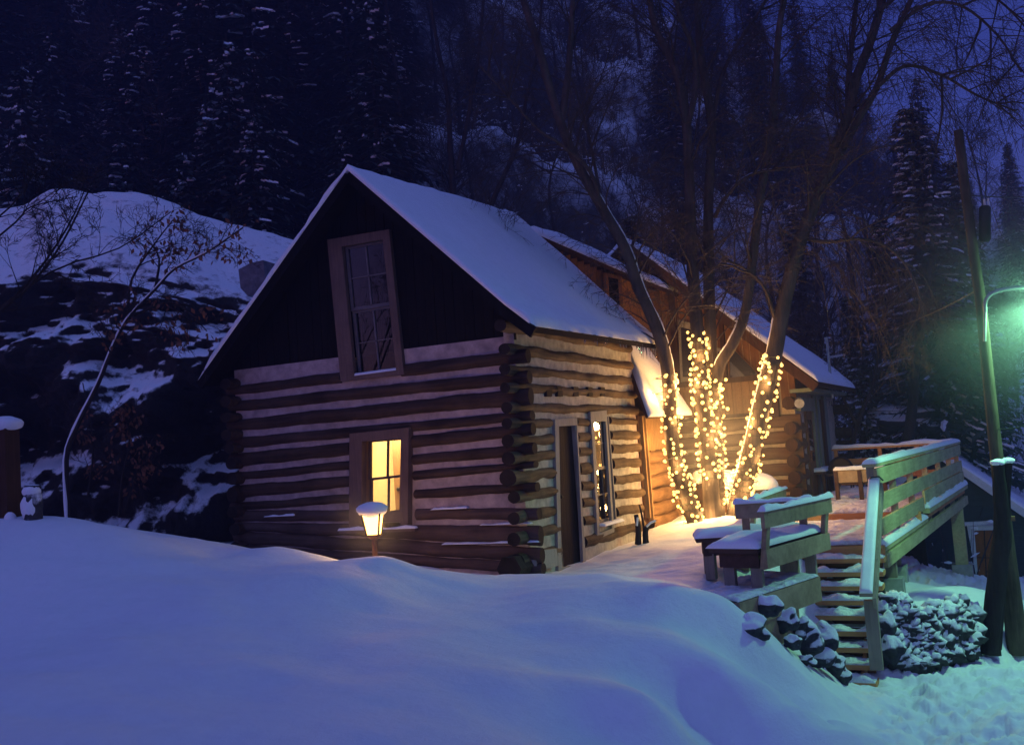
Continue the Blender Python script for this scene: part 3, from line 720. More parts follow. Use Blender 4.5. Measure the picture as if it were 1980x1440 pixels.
# ---------------------------------------------------------------- board wing behind the cabin ridge
def make_wing():
    T = thing('board_wing', 'dark brown board building with a snowy roof showing over the rear of the cabin roof', 'building', (-2.4, 8.2, 0))
    yf = 6.85
    prof = [(-4.4, 5.0), (-2.6, 6.36), (-.42, 5.10)]
    m = MB(); m.prism([(-4.2, yf, -.2), (-.85, yf, -.2), (-.85, yf, 5.25), (-2.6, yf, 6.25), (-4.2, yf, 5.1)], (0, .1, 0)); m.box(-.95, -.85, yf+.1, 9.98, -.2, 5.2); m.build('wall', BROWND, T)
    m = MB(); x = -2.4
    while x < -.86:
        w = U(.13, .19); z1 = 6.25-(x+2.6)*.575-.12; m.box(x, x+w-.012, yf-.03-U(0, .008), yf-.005, 2.6, z1); x += w
    y = yf
    while y < 9.9:
        w = U(.14, .2); m.box(-.845, -.82+U(0, .008), y, min(y+w-.012, 9.9), 1.8, 5.15); y += w
    m.build('siding_boards', BROWN, T)
    m = MB(); q = [onY(p, yf-.04) for p in ((1168, 527), (1203, 535), (1208, 600), (1172, 600))]; i_ = [quadpt(q, u, v) for u, v in ((.22, .10), (.80, .10), (.80, .95), (.22, .95))]
    frame4(m, q, i_, (0, -.05, 0)); w = m.build('window_frame', BROWN, T); g = MB(); g.add([p+A(0, -.005, 0) for p in i_], [(0, 1, 2, 3)]); g.build('pane', BOARD_DK, w)
    m = MB()
    for i in range(2):
        a, b = prof[i], prof[i+1]; m.prism([(a[0], yf-.3, a[1]), (b[0], yf-.3, b[1]), (b[0], 10.2, b[1]), (a[0], 10.2, a[1])], (0, 0, -.09))
    rf = m.build('roof', BROWND, T)
    m = MB()
    for i in range(2):
        a, b = prof[i], prof[i+1]; m.slab((a[0], yf-.34, a[1]), (b[0], yf-.34, b[1]), (b[0], 10.2, b[1]), (a[0], 10.2, a[1]), .17, 10, 10, .16, 0, .3, 1)
    m.build('roof_snow', SNOW, rf, True)
make_wing()

# ---------------------------------------------------------------- two-storey lodge behind the lit trees
def make_lodge():
    T = thing('log_lodge', 'tall brown board and log lodge with a big gable behind the lit trees', 'lodge', (.2, 12.5, 0))
    Y0, XR, XL = 10.0, 2.02, -3.9
    apex = A(-1.42, 0, 6.42); er = A(2.64, 0, 2.68); el = A(-5.2, 0, 3.3)
    slope = (apex[2]-er[2])/(er[0]-apex[0])
    zr = lambda x: apex[2]-(x+1.42)*slope-.12 if x > -1.42 else apex[2]-(-1.42-x)*slope-.12
    m = MB(); m.prism([(XL, Y0+.14, -.3), (XR, Y0+.14, -.3), (XR, Y0+.14, zr(XR)), (-1.42, Y0+.14, zr(-1.42)), (XL, Y0+.14, zr(XL))], (0, .15, 0))
    m.box(XR-.15, XR, Y0+.3, 16, -1.5, zr(XR)); m.build('wall', CHINKW, T)
    # big squared wall logs
    for k, z in enumerate((0.10, 0.46, 0.82, 1.18, 1.54, 1.90)):
        mm = MB(); mm.log((-1.2, Y0+.10, z), (XR+.12, Y0+.10, z), .138, .07, 0, 1, 12, .05); mm.build('log', [BROWNX, BROWND], T, True)
    for k, z in enumerate((0.28, 0.64, 1.0, 1.36, 1.72, 2.28)):
        mm = MB(); mm.log((XR-.06, Y0-.28-U(0, .08), z), (XR-.06, Y0+1.0, z), .15, .14, 0, 1, 10, .07); mm.build('log', [BROWNX, BROWND], T, True)
    for z in (1.36, 1.0, .64, 2.0):
        mm = MB(); mm.log((XR-.1, 16.0, z+.15), (XR+.42+U(0, .12), 16.0, z+.15), .15, .14, 0, 1, 10, .07); mm.build('log', [BARKD, BARKD], T, True)
    # balcony parapet of upright boards
    m = MB(); x = -.62
    while x < 1.55:
        w = U(.16, .22); m.box(x, min(x+w-.012, 1.55), Y0-.02-U(0, .012), Y0+.02, 2.14, 2.86); x += w
    m.build('parapet_boards', TANZ2, T)
    m = MB(); m.box(-.66, 1.60, Y0-.07, Y0+.03, 2.86, 2.98); m.box(-.66, 1.60, Y0-.05, Y0+.03, 2.06, 2.14); m.build('parapet_rail', BROWND, T)
    # upper gable boards, set behind
    m = MB(); x = -2.6
    while x < XR:
        w = U(.15, .21); xe = x+w-.012; z0 = 2.9 if x < 1.55 else 2.2
        m.prism([(x, Y0+.12-U(0, .012), z0), (xe, Y0+.12, z0), (xe, Y0+.12, zr(xe)), (x, Y0+.12, zr(x))], (0, .03, 0)); x += w
    m.build('gable_siding', BROWN, T)
    for px, x_w in ((1303, .13), (1395, .10)):
        x = onY((px, 640), Y0)[0]; m = MB(); m.box(x-x_w/2, x+x_w/2, Y0-.03, Y0+.09, 2.98, zr(x)); m.build('post', BROWND, T)
    m = MB(); m.box(1.56, 1.70, Y0-.06, Y0+.06, 2.0, zr(1.63)); m.build('post', BROWND, T)
    # windows
    def window(px, mat, name='window_frame', fm=FRAME_S, inset=.14):
        q = [onY(p, Y0+.06) for p in px]; i_ = [lerp(quadpt(q, .5, .5), p, 1-inset*1.6) for p in q] if len(q) == 4 else None
        m = MB(); frame4(m, q, i_, (0, -.05, 0)); w = m.build(name, fm, T); g = MB(); g.add([p+A(0, -.01, 0) for p in i_], [(0, 1, 2, 3)]); g.build('pane', mat, w)
        return w
    window([(1312, 618), (1350, 628), (1352, 742), (1317, 742)], GLASS_D)
    window([(1408, 668), (1418, 672), (1475, 730), (1410, 733)], GLASS_D, fm=BROWN, inset=.06)
    window([(1386, 672), (1404, 676), (1406, 735), (1388, 736)], GLASS_D)
    # green lit porch door on the side wall
    m = MB(); m.box(XR, XR+.05, 11.2, 12.0, .1, 2.1); d = m.build('side_door', BROWN, T); g = MB(); g.add([(XR+.055, 11.35, .9), (XR+.055, 11.85, .9), (XR+.055, 11.85, 1.9), (XR+.055, 11.35, 1.9)], [(0, 1, 2, 3)]); g.build('pane', GLASS_D, d)
    m = MB(); m.box(XR, XR+.10, 10.3, 12.3, 2.1, 2.42); m.box(XR, XR+.09, 12.1, 12.4, .0, 2.1); m.box(XR, XR+.10, 12.6, 13.0, -.2, 2.5); m.box(XR, XR+.12, 13.6, 14.1, -.2, 2.5); m.box(XR, XR+.06, 12.4, 13.6, .0, 2.5); m.build('porch_trim', GREENTRIM, T)
    m = MB(); m.box(XR+.05, XR+.13, 13.08, 13.5, -.2, 2.4); m.build('porch_dark_panel', BROWND, T)  # dark brown board standing proud of the trim
    m = MB(); m.box(XR, er[0]-.15, 9.7, 15.4, 2.5, 2.58); m.build('soffit', GREENTRIM, T)
    # roof
    yf, yb = 9.4, 15.6
    m = MB(); m.prism([apex+A(0, yf, 0), er+A(0, yf, 0), er+A(0, yb, 0), apex+A(0, yb, 0)], (0, 0, -.10)); ll = A(-4.6, 0, apex[2]-3.18*slope*.9)
    m.prism([apex+A(0, yf, 0), ll+A(0, yf, 0), ll+A(0, yb, 0), apex+A(0, yb, 0)], (0, 0, -.10)); rf = m.build('roof', BROWND, T)
    m = MB(); m.beam(apex+A(0, yf-.03, -.12), er+A(0, yf-.03, -.12), .05, .2); m.build('rake_board', BROWND, rf)
    m = MB(); m.slab(apex+A(-.03, yf-.05, 0), er+A(.06, yf-.05, 0), er+A(.06, yb, 0), apex+A(-.03, yb, 0), .13, 26, 12, .14, 0, .3, 1)
    m.slab(ll+A(0, yf-.05, 0), apex+A(.03, yf-.05, 0), apex+A(.03, yb, 0), ll+A(0, yb, 0), .20, 16, 12, .3, 0, .3, 1); m.build('roof_snow', SNOW, rf, True)
    c = onY((1603, 700), 13.0); m = MB(); m.tube([(c[0], 13, 2.4), (c[0], 13, c[2]+.45), (c[0]-.02, 13, c[2]+.62)], [.035, .035, .05], 8); m.tube([(c[0], 13, c[2]+.12), (c[0]+.4, 13, c[2]+.14)], [.03, .03], 6); m.build('vent_pipe', STEEL, rf)
    # flood lamp under the eave corner, unlit
    c = onY((1545, 776), 9.75); m = MB(); m.sphere(c, .10, 0, 10, 7); m.tube([c+A(0, -.02, 0), c+A(.03, -.16, -.05)], [.07, .11], 10, 0); m.build('flood_lamp', STEEL, T, True)
TANZ2 = mat_wood('parapet_board', (0.13, 0.07, 0.03), (0.32, 0.19, 0.09), 'z', 22, 0.4)
def mat_darkglass():
    m, nt, b = new_mat('dark_window_glass'); b.inputs['Base Color'].default_value = (.03, .03, .04, 1); b.inputs['Roughness'].default_value = .03; b.inputs['Specular IOR Level'].default_value = 1.0; b.inputs['Coat Weight'].default_value = .6; return m
GLASS_D = mat_darkglass()
make_lodge()

# ---------------------------------------------------------------- dark green house at the lower right
def make_house():
    Y = 17.0
    T = thing('dark_house', 'dark green sided house with an orange-brown door and snowy roof below the deck', 'house', (5.5, 19, -2.4))
    e0, e1 = onY((1845, 893), Y), onY((2060, 1040), Y); sl = (e1[2]-e0[2])/(e1[0]-e0[0])
    apx = e0+A(-.5, 0, -.5*sl); left = apx+A(-4.6, 0, 4.6*sl)
    m = MB(); m.prism([(left[0]+.3, Y+.3, -4), (e1[0]-.2, Y+.3, -4), (e1[0]-.2, Y+.3, e1[2]), (apx[0], Y+.3, apx[2]-.1), (left[0]+.3, Y+.3, left[2])], (0, 5, 0)); m.build('wall', SIDING, T)
    m = MB()
    for k in range(26):
        z = -3.6+k*.16; x1 = min(e1[0]-.2, apx[0]+(z+.1-apx[2])/sl-.1); x0 = max(left[0]+.3, apx[0]-(z+.1-apx[2])/sl+.1)
        if x1 > x0: m.prism([(x0, Y+.295, z), (x1, Y+.295, z), (x1, Y+.275, z), (x0, Y+.275, z)], (0, 0, .135))
    m.build('clapboards', SIDING, T)
    m = MB(); vy = A(0, 6, 0)
    m.prism([apx, e1, e1+vy, apx+vy], (0, 0, -.1)); m.prism([left, apx, apx+vy, left+vy], (0, 0, -.1)); rf = m.build('roof', SIDING, T)
    m = MB(); m.beam(apx+A(0, -.03, -.09), e1+A(0, -.03, -.09), .06, .18); m.beam(apx+A(0, -.03, -.09), left+A(0, -.03, -.09), .06, .18); m.build('rake_board', WHITE, rf)
    m = MB(); m.slab(apx+A(0, -.05, 0), e1+A(0, -.05, 0), e1+vy, apx+vy, .12, 14, 10, .2); m.slab(left+A(0, -.05, 0), apx+A(0, -.05, 0), apx+vy, left+vy, .12, 10, 10, .2); m.build('roof_snow', SNOW, rf, True)
    Q = [onY(p, Y+.27) for p in ((1869, 1012), (1926, 1010), (1930, 1124), (1889, 1122))]; I = [onY(p, Y+.27) for p in ((1884, 1025), (1922, 1024), (1923, 1122), (1892, 1120))]
    m = MB(); m.prism([I[0], I[1], I[2], I[3]], (0, .03, 0)); d = m.build('door', ORANGE, T)
    m = MB()
    for t in (.5,): m.beam(quadpt(I, t, 0)+A(0, -.01, 0), quadpt(I, t, 1)+A(0, -.01, 0), .03, .02, 0, (0, 1, 0))
    m.beam(quadpt(I, 0, .55)+A(0, -.012, 0), quadpt(I, 1, .55)+A(0, -.012, 0), .02, .02, 0, (0, 1, 0)); m.build('door_rail', BROWND, d)
    m = MB(); frame4(m, Q, I, (0, -.06, 0)); a, b = onY((1860, 1013), Y+.2), onY((1932, 1009), Y+.2); m.beam(a, b, .12, .10); m.build('door_frame', WHITE, T)
    for px in ((1773, 1046, 9, 9), (1782, 1068, 9, 15)):
        c = onY(px[:2], Y+.255); h = px[3]/2*27/FPX; w = px[2]/2*27/FPX
        m = MB(); m.box(c[0]-w, c[0]+w, c[1]-.012, c[1], c[2]-h, c[2]+h); m.build('notice', PAPER, T)
        m = MB()
        for k in range(3): m.box(c[0]-w*.6, c[0]+w*(.6-.2*k), c[1]-.016, c[1]-.0125, c[2]+h*(.5-.4*k)-.012, c[2]+h*(.5-.4*k)+.012)
        m.build('notice_print', BOARD_DK, T)
    m = MB(); q = [onY(p, Y+.26) for p in ((1752, 1040), (1764, 1040), (1766, 1120), (1754, 1120))]; m.prism(q, (0, .03, 0)); m.build('corner_trim', GREENTRIM, T)
make_house()

# ---------------------------------------------------------------- deck, stairs, benches
DA, DB = A(4.47, 2.25, 0), A(5.22, 12.85, 0)          # right edge of the deck
DV = nrm(DB-DA); DN = A(-DV[1], DV[0], 0)             # along the rail / inwards
def dk(t, inw=0.0, z=0.0): return DA+DV*t+DN*inw+A(0, 0, z)
def make_deck():
    T = thing('deck', 'raised timber deck with snowy boards and a green lit slatted railing', 'deck', (4, 6, -.5))
    L = np.linalg.norm(DB-DA)
    m = MB()
    for k in range(46):
        a = dk(.0+k*.235, .0); b = a+DN*U(2.0, 2.03)
        if k < 14: b = A(2.55, b[1], 0)
        m.beam(a-A(0, 0, .03), b-A(0, 0, .03), .215, .05)
    m.build('floor_boards', DECKX, T)
    fr = dk(0)
    m = MB(); m.slab((3.05, fr[1]+.03, .0), (fr[0]-.06, fr[1]+.03, .0), (4.72, 5.6, .0), (2.6, 5.6, .0), .07, 40, 40, .06, 0, .35, 2.5); m.build('lower_floor_snow', SNOW_T, T, True)
    m = MB(); m.slab((2.5, 5.72, .16), (4.72, 5.72, .16), (5.1, 12.6, .16), (2.5, 12.6, .16), .07, 30, 40, .08, 0, .35, 2.5); m.build('upper_floor_snow', SNOW_T, T, True)
    m = MB(); m.beam((2.4, 5.66, .08), (4.76, 5.66, .08), .05, .16); m.build('step_board', DECKX, T)
    m = MB(); m.beam((3.3, fr[1]-.035, -.09), (fr[0]+.02, fr[1]-.035, -.09), .05, .17); m.build('front_board', DECKX, T)
    # outer fascia beams
    m = MB(); m.beam(dk(-.05, -.02, -.22), dk(L+.1, -.02, -.22), .06, .19); m.build('rim_beam', DECK, T)
    m = MB(); m.beam(dk(-.02, .02, -.065), dk(4.3, .02, -.065), .10, .06); m.beam(dk(4.3, .0, .09), dk(L+.12, .0, .09), .14, .09); m.build('floor_edge_board', DECK, T)
    m = MB(); m.slab(dk(.0, -.04, -.03), dk(4.3, -.04, -.03), dk(4.3, .16, -.03), dk(.0, .16, -.03), .075, 20, 2, .06, 0, .4, 3); m.slab(dk(4.3, -.08, .137), dk(L+.15, -.08, .137), dk(L+.15, .14, .137), dk(4.3, .14, .137), .09, 30, 2, .07, 0, .4, 3); m.build('edge_snow', SNOW, T, True)
    # railing
    for t in (.05, 1.75, 3.5, 5.3, 7.2, 9.0, L-.1):
        m = MB(); m.beam(dk(t, .09, -.3), dk(t, .09, 1.10), .10, .10, 0, (0, 1, 0)); m.build('rail_post', POSTW, T)
    for z0, z1, t0 in ((.84, 1.07, .0), (.47, .70, .0), (.12, .35, .0)):
        t1 = L+.02
        m = MB()
        if z0 < .2: m.beam(dk(t0, .015, (z0+z1)/2), dk(4.2, .015, (z0+z1)/2), .045, z1-z0); m.beam(dk(4.24, .0, (z0+z1)/2+.10), dk(t1, .0, (z0+z1)/2+.10), .045, z1-z0)
        else: m.beam(dk(t0, .015, (z0+z1)/2), dk(5.3, .015, (z0+z1)/2), .045, z1-z0); m.beam(dk(5.31, .017, (z0+z1)/2), dk(t1, .017, (z0+z1)/2), .045, z1-z0)
        m.build('rail_board', DECK, T)
    m = MB(); m.beam(dk(-.06, .08, 1.115), dk(L+.08, .08, 1.115), .19, .045); m.build('rail_cap', DECK, T)
    m = MB(); m.slab(dk(-.07, -.02, 1.14), dk(L+.1, -.02, 1.14), dk(L+.1, .18, 1.14), dk(-.07, .18, 1.14), .07, 40, 2, .07, 0, .25, 3); m.build('rail_snow', SNOW, T, True)
    # back railing to the lodge
    e = dk(L, .1); w = A(2.3, e[1]+.3, 0)
    m = MB()
    for z in (.45, .80): m.beam(e+A(0, 0, z), w+A(0, 0, z), .04, .14)
    for f in (.3, .6, .97): p = lerp(e, w, f); m.beam(p, p+A(0, 0, 1.1), .09, .09, 0, (0, 1, 0))
    m.beam(e+A(0, 0, 1.115), w+A(0, 0, 1.115), .18, .04); m.build('back_rail', DECKX, T)
    m = MB(); a = A(0, .1, 1.14); m.slab(e-A(0, .1, -1.14), e+a, w+a, w-A(0, .1, -1.14), .08, 2, 20, .07, 0, .3, 3); m.build('back_rail_snow', SNOW, T, True)
    # columns on concrete piers
    for t, inw, s_ in ((1.0, .10, .16), (2.5, .28, .16), (9.7, .10, .26), (10.2, 2.2, .2)):
        p = dk(t, inw); g = ground_z(p[0], p[1])
        m = MB(); m.beam((p[0], p[1], g+.22), (p[0], p[1], -.32), s_, s_, 0, (0, 1, 0)); m.build('column', POSTW if t < 9 else DECK, T)
        m = MB(); m.beam((p[0], p[1], g-.4), (p[0], p[1], g+.24), s_+.16, s_+.16, 0, (0, 1, 0)); m.build('pier', CONC, T)
    for bx_ in ((2.4, 4.3, 12.4, 12.6, -2, -.1), (2.3, 4.35, 2.9, 3.0, -1.0, -.35)):
        m = MB(); m.box(*bx_); m.build('under_deck_wall', BARKD, T)
make_deck()

def make_stairs():
    T = thing('stairs', 'open wooden stairs with snowy treads going down from the deck to the road', 'stairs', (4.0, 1.0, -1.3))
    y0 = DA[1]
    for n in range(1, 10):
        z = -.15*n+.0; y = y0-.05-.26*(n-.5); x0 = 3.45 if n < 7 else 3.7
        m = MB(); m.box(x0, 4.50, y-.15, y+.15, z-.06, z); tr = m.build('tread', DECKX, T)
        m = MB(); m.slab((x0+.01, y-.15, z), (4.49, y-.15, z), (4.49, y+.14, z), (x0+.01, y+.14, z), U(.022, .04), 20, 4, .05, 0, 1.1, 4); m.build('tread_snow', SNOW_T, tr, True)
        m = MB(); m.box(x0+.05, 4.45, y+.10, y+.125, z-.15, z-.06 if n not in (2, 3, 4) else z-.12); m.build('riser', STAIRR, T)
    m = MB()
    for x in (3.62, 4.30): m.prism([(x, y0-.05, -.2), (x, y0-.05, -.42), (x, y0-2.5, -1.72), (x, y0-2.5, -1.5)], (.05, 0, 0))
    m.build('stringer', DECKX, T)
    # lower rail post and the broad sloping hand rail
    p = A(4.49, .12, 0)
    m = MB(); m.box(p[0]-.075, p[0]+.075, p[1]-.05, p[1]+.05, -1.25, -.42); m.build('rail_post', POSTW, T)
    a, b = A(4.43, y0+.02, .90), A(4.465, -.02, -.34)
    m = MB(); m.beam(a, b, .155, .05, 0, (0, 0, 1)); m.beam(a+A(.09, 0, -.10), b+A(.09, 0, -.10), .04, .16); hr = m.build('hand_rail', POSTW, T)
    d = nrm(b-a); up = nrm(np.cross(A(1, 0, 0), d)); up = up if up[2] > 0 else -up
    m = MB(); s_ = A(.077, 0, 0)+up*.027; s2 = A(-.077, 0, 0)+up*.027; m.slab(a+s2, a+s_, b+s_, b+s2, .04, 3, 26, .04, 0, .2, 4, up); m.build('hand_rail_snow', SNOW, hr, True)
    m = MB(); k = [a+A(-.10, -.02, -.02), a+A(-.03, -.10, .05), a+A(.08, -.1, .06), a+A(.12, -.02, .0)]; m.tube(k, [.012]*4, 6); m.build('cable_tie', RUBBER, T)
STAIRR = mat_wood('riser_warm_light_tint', (0.15, 0.075, 0.038), (0.34, 0.19, 0.10), 'x', 22, 0.3)  # risers coloured brighter and warmer, as if warm light fell on them
make_stairs()

def make_platform():
    q = [onZ((1395, 1168), 0)[:2], onZ((1447, 1155), 0)[:2], onZ((1580, 1112), 0)[:2], onZ((1560, 1075), 0)[:2], onZ((1430, 1080), 0)[:2]]
    T = thing('bench_platform', 'low snow dusted timber platform edge under the benches', 'platform', (q[1][0], q[1][1], -.3))
    d = nrm(A(*q[2], 0)-A(*q[1], 0)); n = A(-d[1], d[0], 0)
    a = A(*q[1], 0)-d*.25; b = A(*q[2], 0)
    m = MB(); m.beam(a+A(0, 0, -.15), b+A(0, 0, -.15), .07, .27); m.build('edge_beam', BENCHW, T)
    m = MB(); m.beam(a+d*.45+n*.03+A(0, 0, -.44), b-d*.55+n*.03+A(0, 0, -.44), .08, .30); m.build('lower_beam', BENCHW, T)
    m = MB()
    for k in range(5): m.beam(a+n*(.10+k*.16)+A(0, 0, -.035), b+n*(.10+k*.16)+A(0, 0, -.035), .15, .05)
    m.build('floor_boards', BENCHD, T)
    m = MB(); m.slab(a-n*.02+A(0, 0, -.008), b-n*.02+A(0, 0, -.008), b+n*.75+A(0, 0, -.008), a+d*.5+n*.75+A(0, 0, -.008), .03, 24, 14, .05, 0, .7, 3); m.build('floor_snow', SNOW_T, T, True)
make_platform()

def make_bench(label, r0, r1, seat_px, zr=.85, zs=.45, flip=1, legs=True, depth=None):
    p0, p1 = onZ(r0, zr), onZ(r1, zr); g = A(p0[0], p0[1], 0); h = A(p1[0], p1[1], 0)
    d = nrm(h-g); L = np.linalg.norm(h-g); n = A(-d[1], d[0], 0)*flip       # n: towards the seat side
    sc = onZ(seat_px, zs); rel = A(sc[0], sc[1], 0)-g
    a0 = min(-.05, np.dot(rel, d)); w = depth or max(.40, min(.75, np.dot(rel, n)))
    T = thing('bench', label, 'bench', (g+h)/2, 'snow laden benches by the stairs')
    P = lambda a, b, z: g+d*a+n*b+A(0, 0, z)
    m = MB(); m.beam(P(-.06, 0, zr-.09), P(L+.06, 0, zr-.09), .045, .18); br = m.build('back_rail', BENCHW, T)
    m = MB(); m.slab(P(-.08, -.05, zr), P(L+.08, -.05, zr), P(L+.08, .05, zr), P(-.08, .05, zr), .05, 16, 2, .05, 0, .4, 4); m.build('rail_snow', SNOW, br, True)
    for a in (.06, L-.06):
        m = MB(); m.beam(P(a, -.03+.03, zr-.02), P(a, .09, .22), .09, .055, 0, tuple(n)); m.build('back_post', BENCHW, T)
    m = MB(); m.beam(P(-.02, .03, .33), P(L-.02, .03, .33), .045, .20); m.build('back_skirt', BENCHW, T)
    s0, s1 = a0, L+.02
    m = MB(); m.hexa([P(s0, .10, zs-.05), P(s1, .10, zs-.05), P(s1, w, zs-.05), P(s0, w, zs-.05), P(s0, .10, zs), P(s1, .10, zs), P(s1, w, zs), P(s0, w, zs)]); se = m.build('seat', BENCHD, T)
    m = MB(); m.slab(P(s0-.02, .08, zs), P(s1, .08, zs), P(s1, w+.03, zs), P(s0-.02, w+.03, zs), .10, 16, 10, .16, 0, .3, 2); m.build('seat_snow', SNOW, se, True)
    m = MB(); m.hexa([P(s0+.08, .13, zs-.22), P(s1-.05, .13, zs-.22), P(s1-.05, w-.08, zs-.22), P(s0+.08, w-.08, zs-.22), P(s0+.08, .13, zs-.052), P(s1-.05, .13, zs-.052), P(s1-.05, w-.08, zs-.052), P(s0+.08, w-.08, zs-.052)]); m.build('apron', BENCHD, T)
    for a in (s0+.16, s1-.22):
        for b in (.2, w-.16):
            m = MB(); m.beam(P(a, b, -.06), P(a, b, zs-.2), .12, .12, 0, (0, 1, 0)); m.build('leg', POSTW, T)
make_bench('snow laden bench nearest the stairs, its weathered back rail turned to the camera', (1478, 988), (1600, 962), (1393, 1054), flip=1)
make_bench('dark backed bench standing just behind the nearest one, thick snow on its seat', (1430, 974), (1560, 966), (1342, 1034), flip=1)
make_bench('farthest of the three snowy benches, its back rail end lit yellow', (1456, 966), (1515, 945), (1400, 985), flip=1, depth=.42)

def make_porch_bench():
    T = thing('bench', 'green lit bench against the lodge porch beyond the other benches', 'bench', (2.35, 9.2, .2))
    c = onZ((1570, 945), .25); x, y = c[0], c[1]
    m = MB(); m.box(x-.05, x, y-.3, y+1.1, .85, 1.15); m.build('back_rail', GREENTRIM, T)
    m = MB(); m.slab((x-.07, y-.3, 1.15), (x+.02, y-.3, 1.15), (x+.02, y+1.1, 1.15), (x-.07, y+1.1, 1.15), .05, 2, 8, .05); m.slab((x, y-.3, .66), (x+.4, y-.3, .66), (x+.4, y+1.1, .66), (x, y+1.1, .66), .07, 4, 8, .1); m.build('bench_snow', SNOW, T, True)
    m = MB(); m.box(x, x+.4, y-.3, y+1.1, .60, .655); m.build('seat', BENCHD, T)
    for dy in (-.2, 1.0):
        m = MB(); m.box(x-.04, x+.02, y+dy-.04, y+dy+.04, .1, .9); m.box(x+.3, x+.36, y+dy-.04, y+dy+.04, .1, .6); m.build('leg', BENCHD, T)
make_porch_bench()
def make_deck_bench():
    a, b = dep((1612, 912), 20.2), dep((1712, 902), 19.7); z = (a[2]+b[2])/2; d = nrm(A(b[0]-a[0], b[1]-a[1], 0)); n = A(-d[1], d[0], 0)
    T = thing('deck_bench', 'panel backed bench with snow on its rail standing across the back of the deck', 'bench', ((a[0]+b[0])/2, (a[1]+b[1])/2, .2))
    g = A(a[0], a[1], 0); h = A(b[0], b[1], 0)
    m = MB(); m.beam(g+A(0, 0, z-.13), h+A(0, 0, z-.13), .05, .24); m.build('back_panel', BENCHW, T)
    m = MB(); m.slab(g-n*.06+A(0, 0, z), h-n*.06+A(0, 0, z), h+n*.06+A(0, 0, z), g+n*.06+A(0, 0, z), .06, 12, 2, .05); m.build('rail_snow', SNOW, T, True)
    m = MB(); m.beam(g+n*.22+A(0, 0, z-.28), h+n*.22+A(0, 0, z-.28), .40, .05); m.build('seat', BENCHD, T)
    for f in (.04, .5, .96):
        p = lerp(g, h, f); m = MB(); m.beam(p+A(0, 0, .15), p+A(0, 0, z-.02), .08, .08, 0, (0, 1, 0)); m.build('leg', BENCHD, T)
make_deck_bench()
def make_chair(px, lab):
    c = onZ(px, .55); x, y = c[0], c[1]
    T = thing('deck_chair', lab, 'chair', (x, y, .2))
    m = MB(); pts = [A(x+.28*math.cos(a), y+.2, .62+.34*math.sin(a)) for a in np.linspace(0, math.pi, 9)]; m.tube(pts, [.03]*9, 6); m.prism([A(p[0], p[1]+.02, p[2]) for p in pts], (0, .03, 0)); m.build('backrest', IRON, T)
    m = MB(); m.box(x-.28, x+.28, y-.25, y+.22, .55, .60); m.build('seat', IRON, T)
    for dx in (-.25, .25):
        for dy in (-.22, .2):
            m = MB(); m.tube([(x+dx, y+dy, .2), (x+dx, y+dy, .56)], [.02, .02], 6); m.build('leg', IRON, T)
make_chair((1625, 918), 'dark round backed chair on the deck beside the lodge porch')

def make_barrel(px, py_top, wpx, hpx, d, lab, cap):
    b = dep((px, py_top+hpx), d); r = wpx/2*d/FPX; h = hpx*d/FPX; g = ground_z(b[0], b[1]); zt = b[2]+h
    T = thing('barrel', lab, 'barrel', (b[0], b[1], g), 'snow capped barrels by the lodge wall')
    m = MB(); ks = np.linspace(0, 1, 7); m.tube([A(b[0], b[1], g-.1+(zt-g+.1)*k) for k in ks], [r*(.80+.22*math.sin(math.pi*(.1+.8*k))) for k in ks], 16); m.build('staves', BROWND, T, True)
    m = MB()
    for k in (.3, .75): m.tube([A(b[0], b[1], g+(zt-g)*k-.02), A(b[0], b[1], g+(zt-g)*k+.02)], [r*1.03, r*1.03], 16)
    m.build('hoop', IRON, T)
    m = MB(); m.sphere((b[0], b[1], zt), r*1.12, 0, 18, 12, (1, 1, cap), .14, 1.5); m.build('snow_cap', SNOW, T, True)
make_barrel(1405, 932, 54, 62, 19.6, 'taller barrel with a tall rounded snow cap between the lit trunks', .80)
make_barrel(1474, 938, 60, 50, 20.2, 'barrel with a low wide snow cap right of the lit trunks', .68)
make_barrel(1362, 925, 34, 60, 20.4, 'small barrel half hidden behind the left lit trunk', .9)

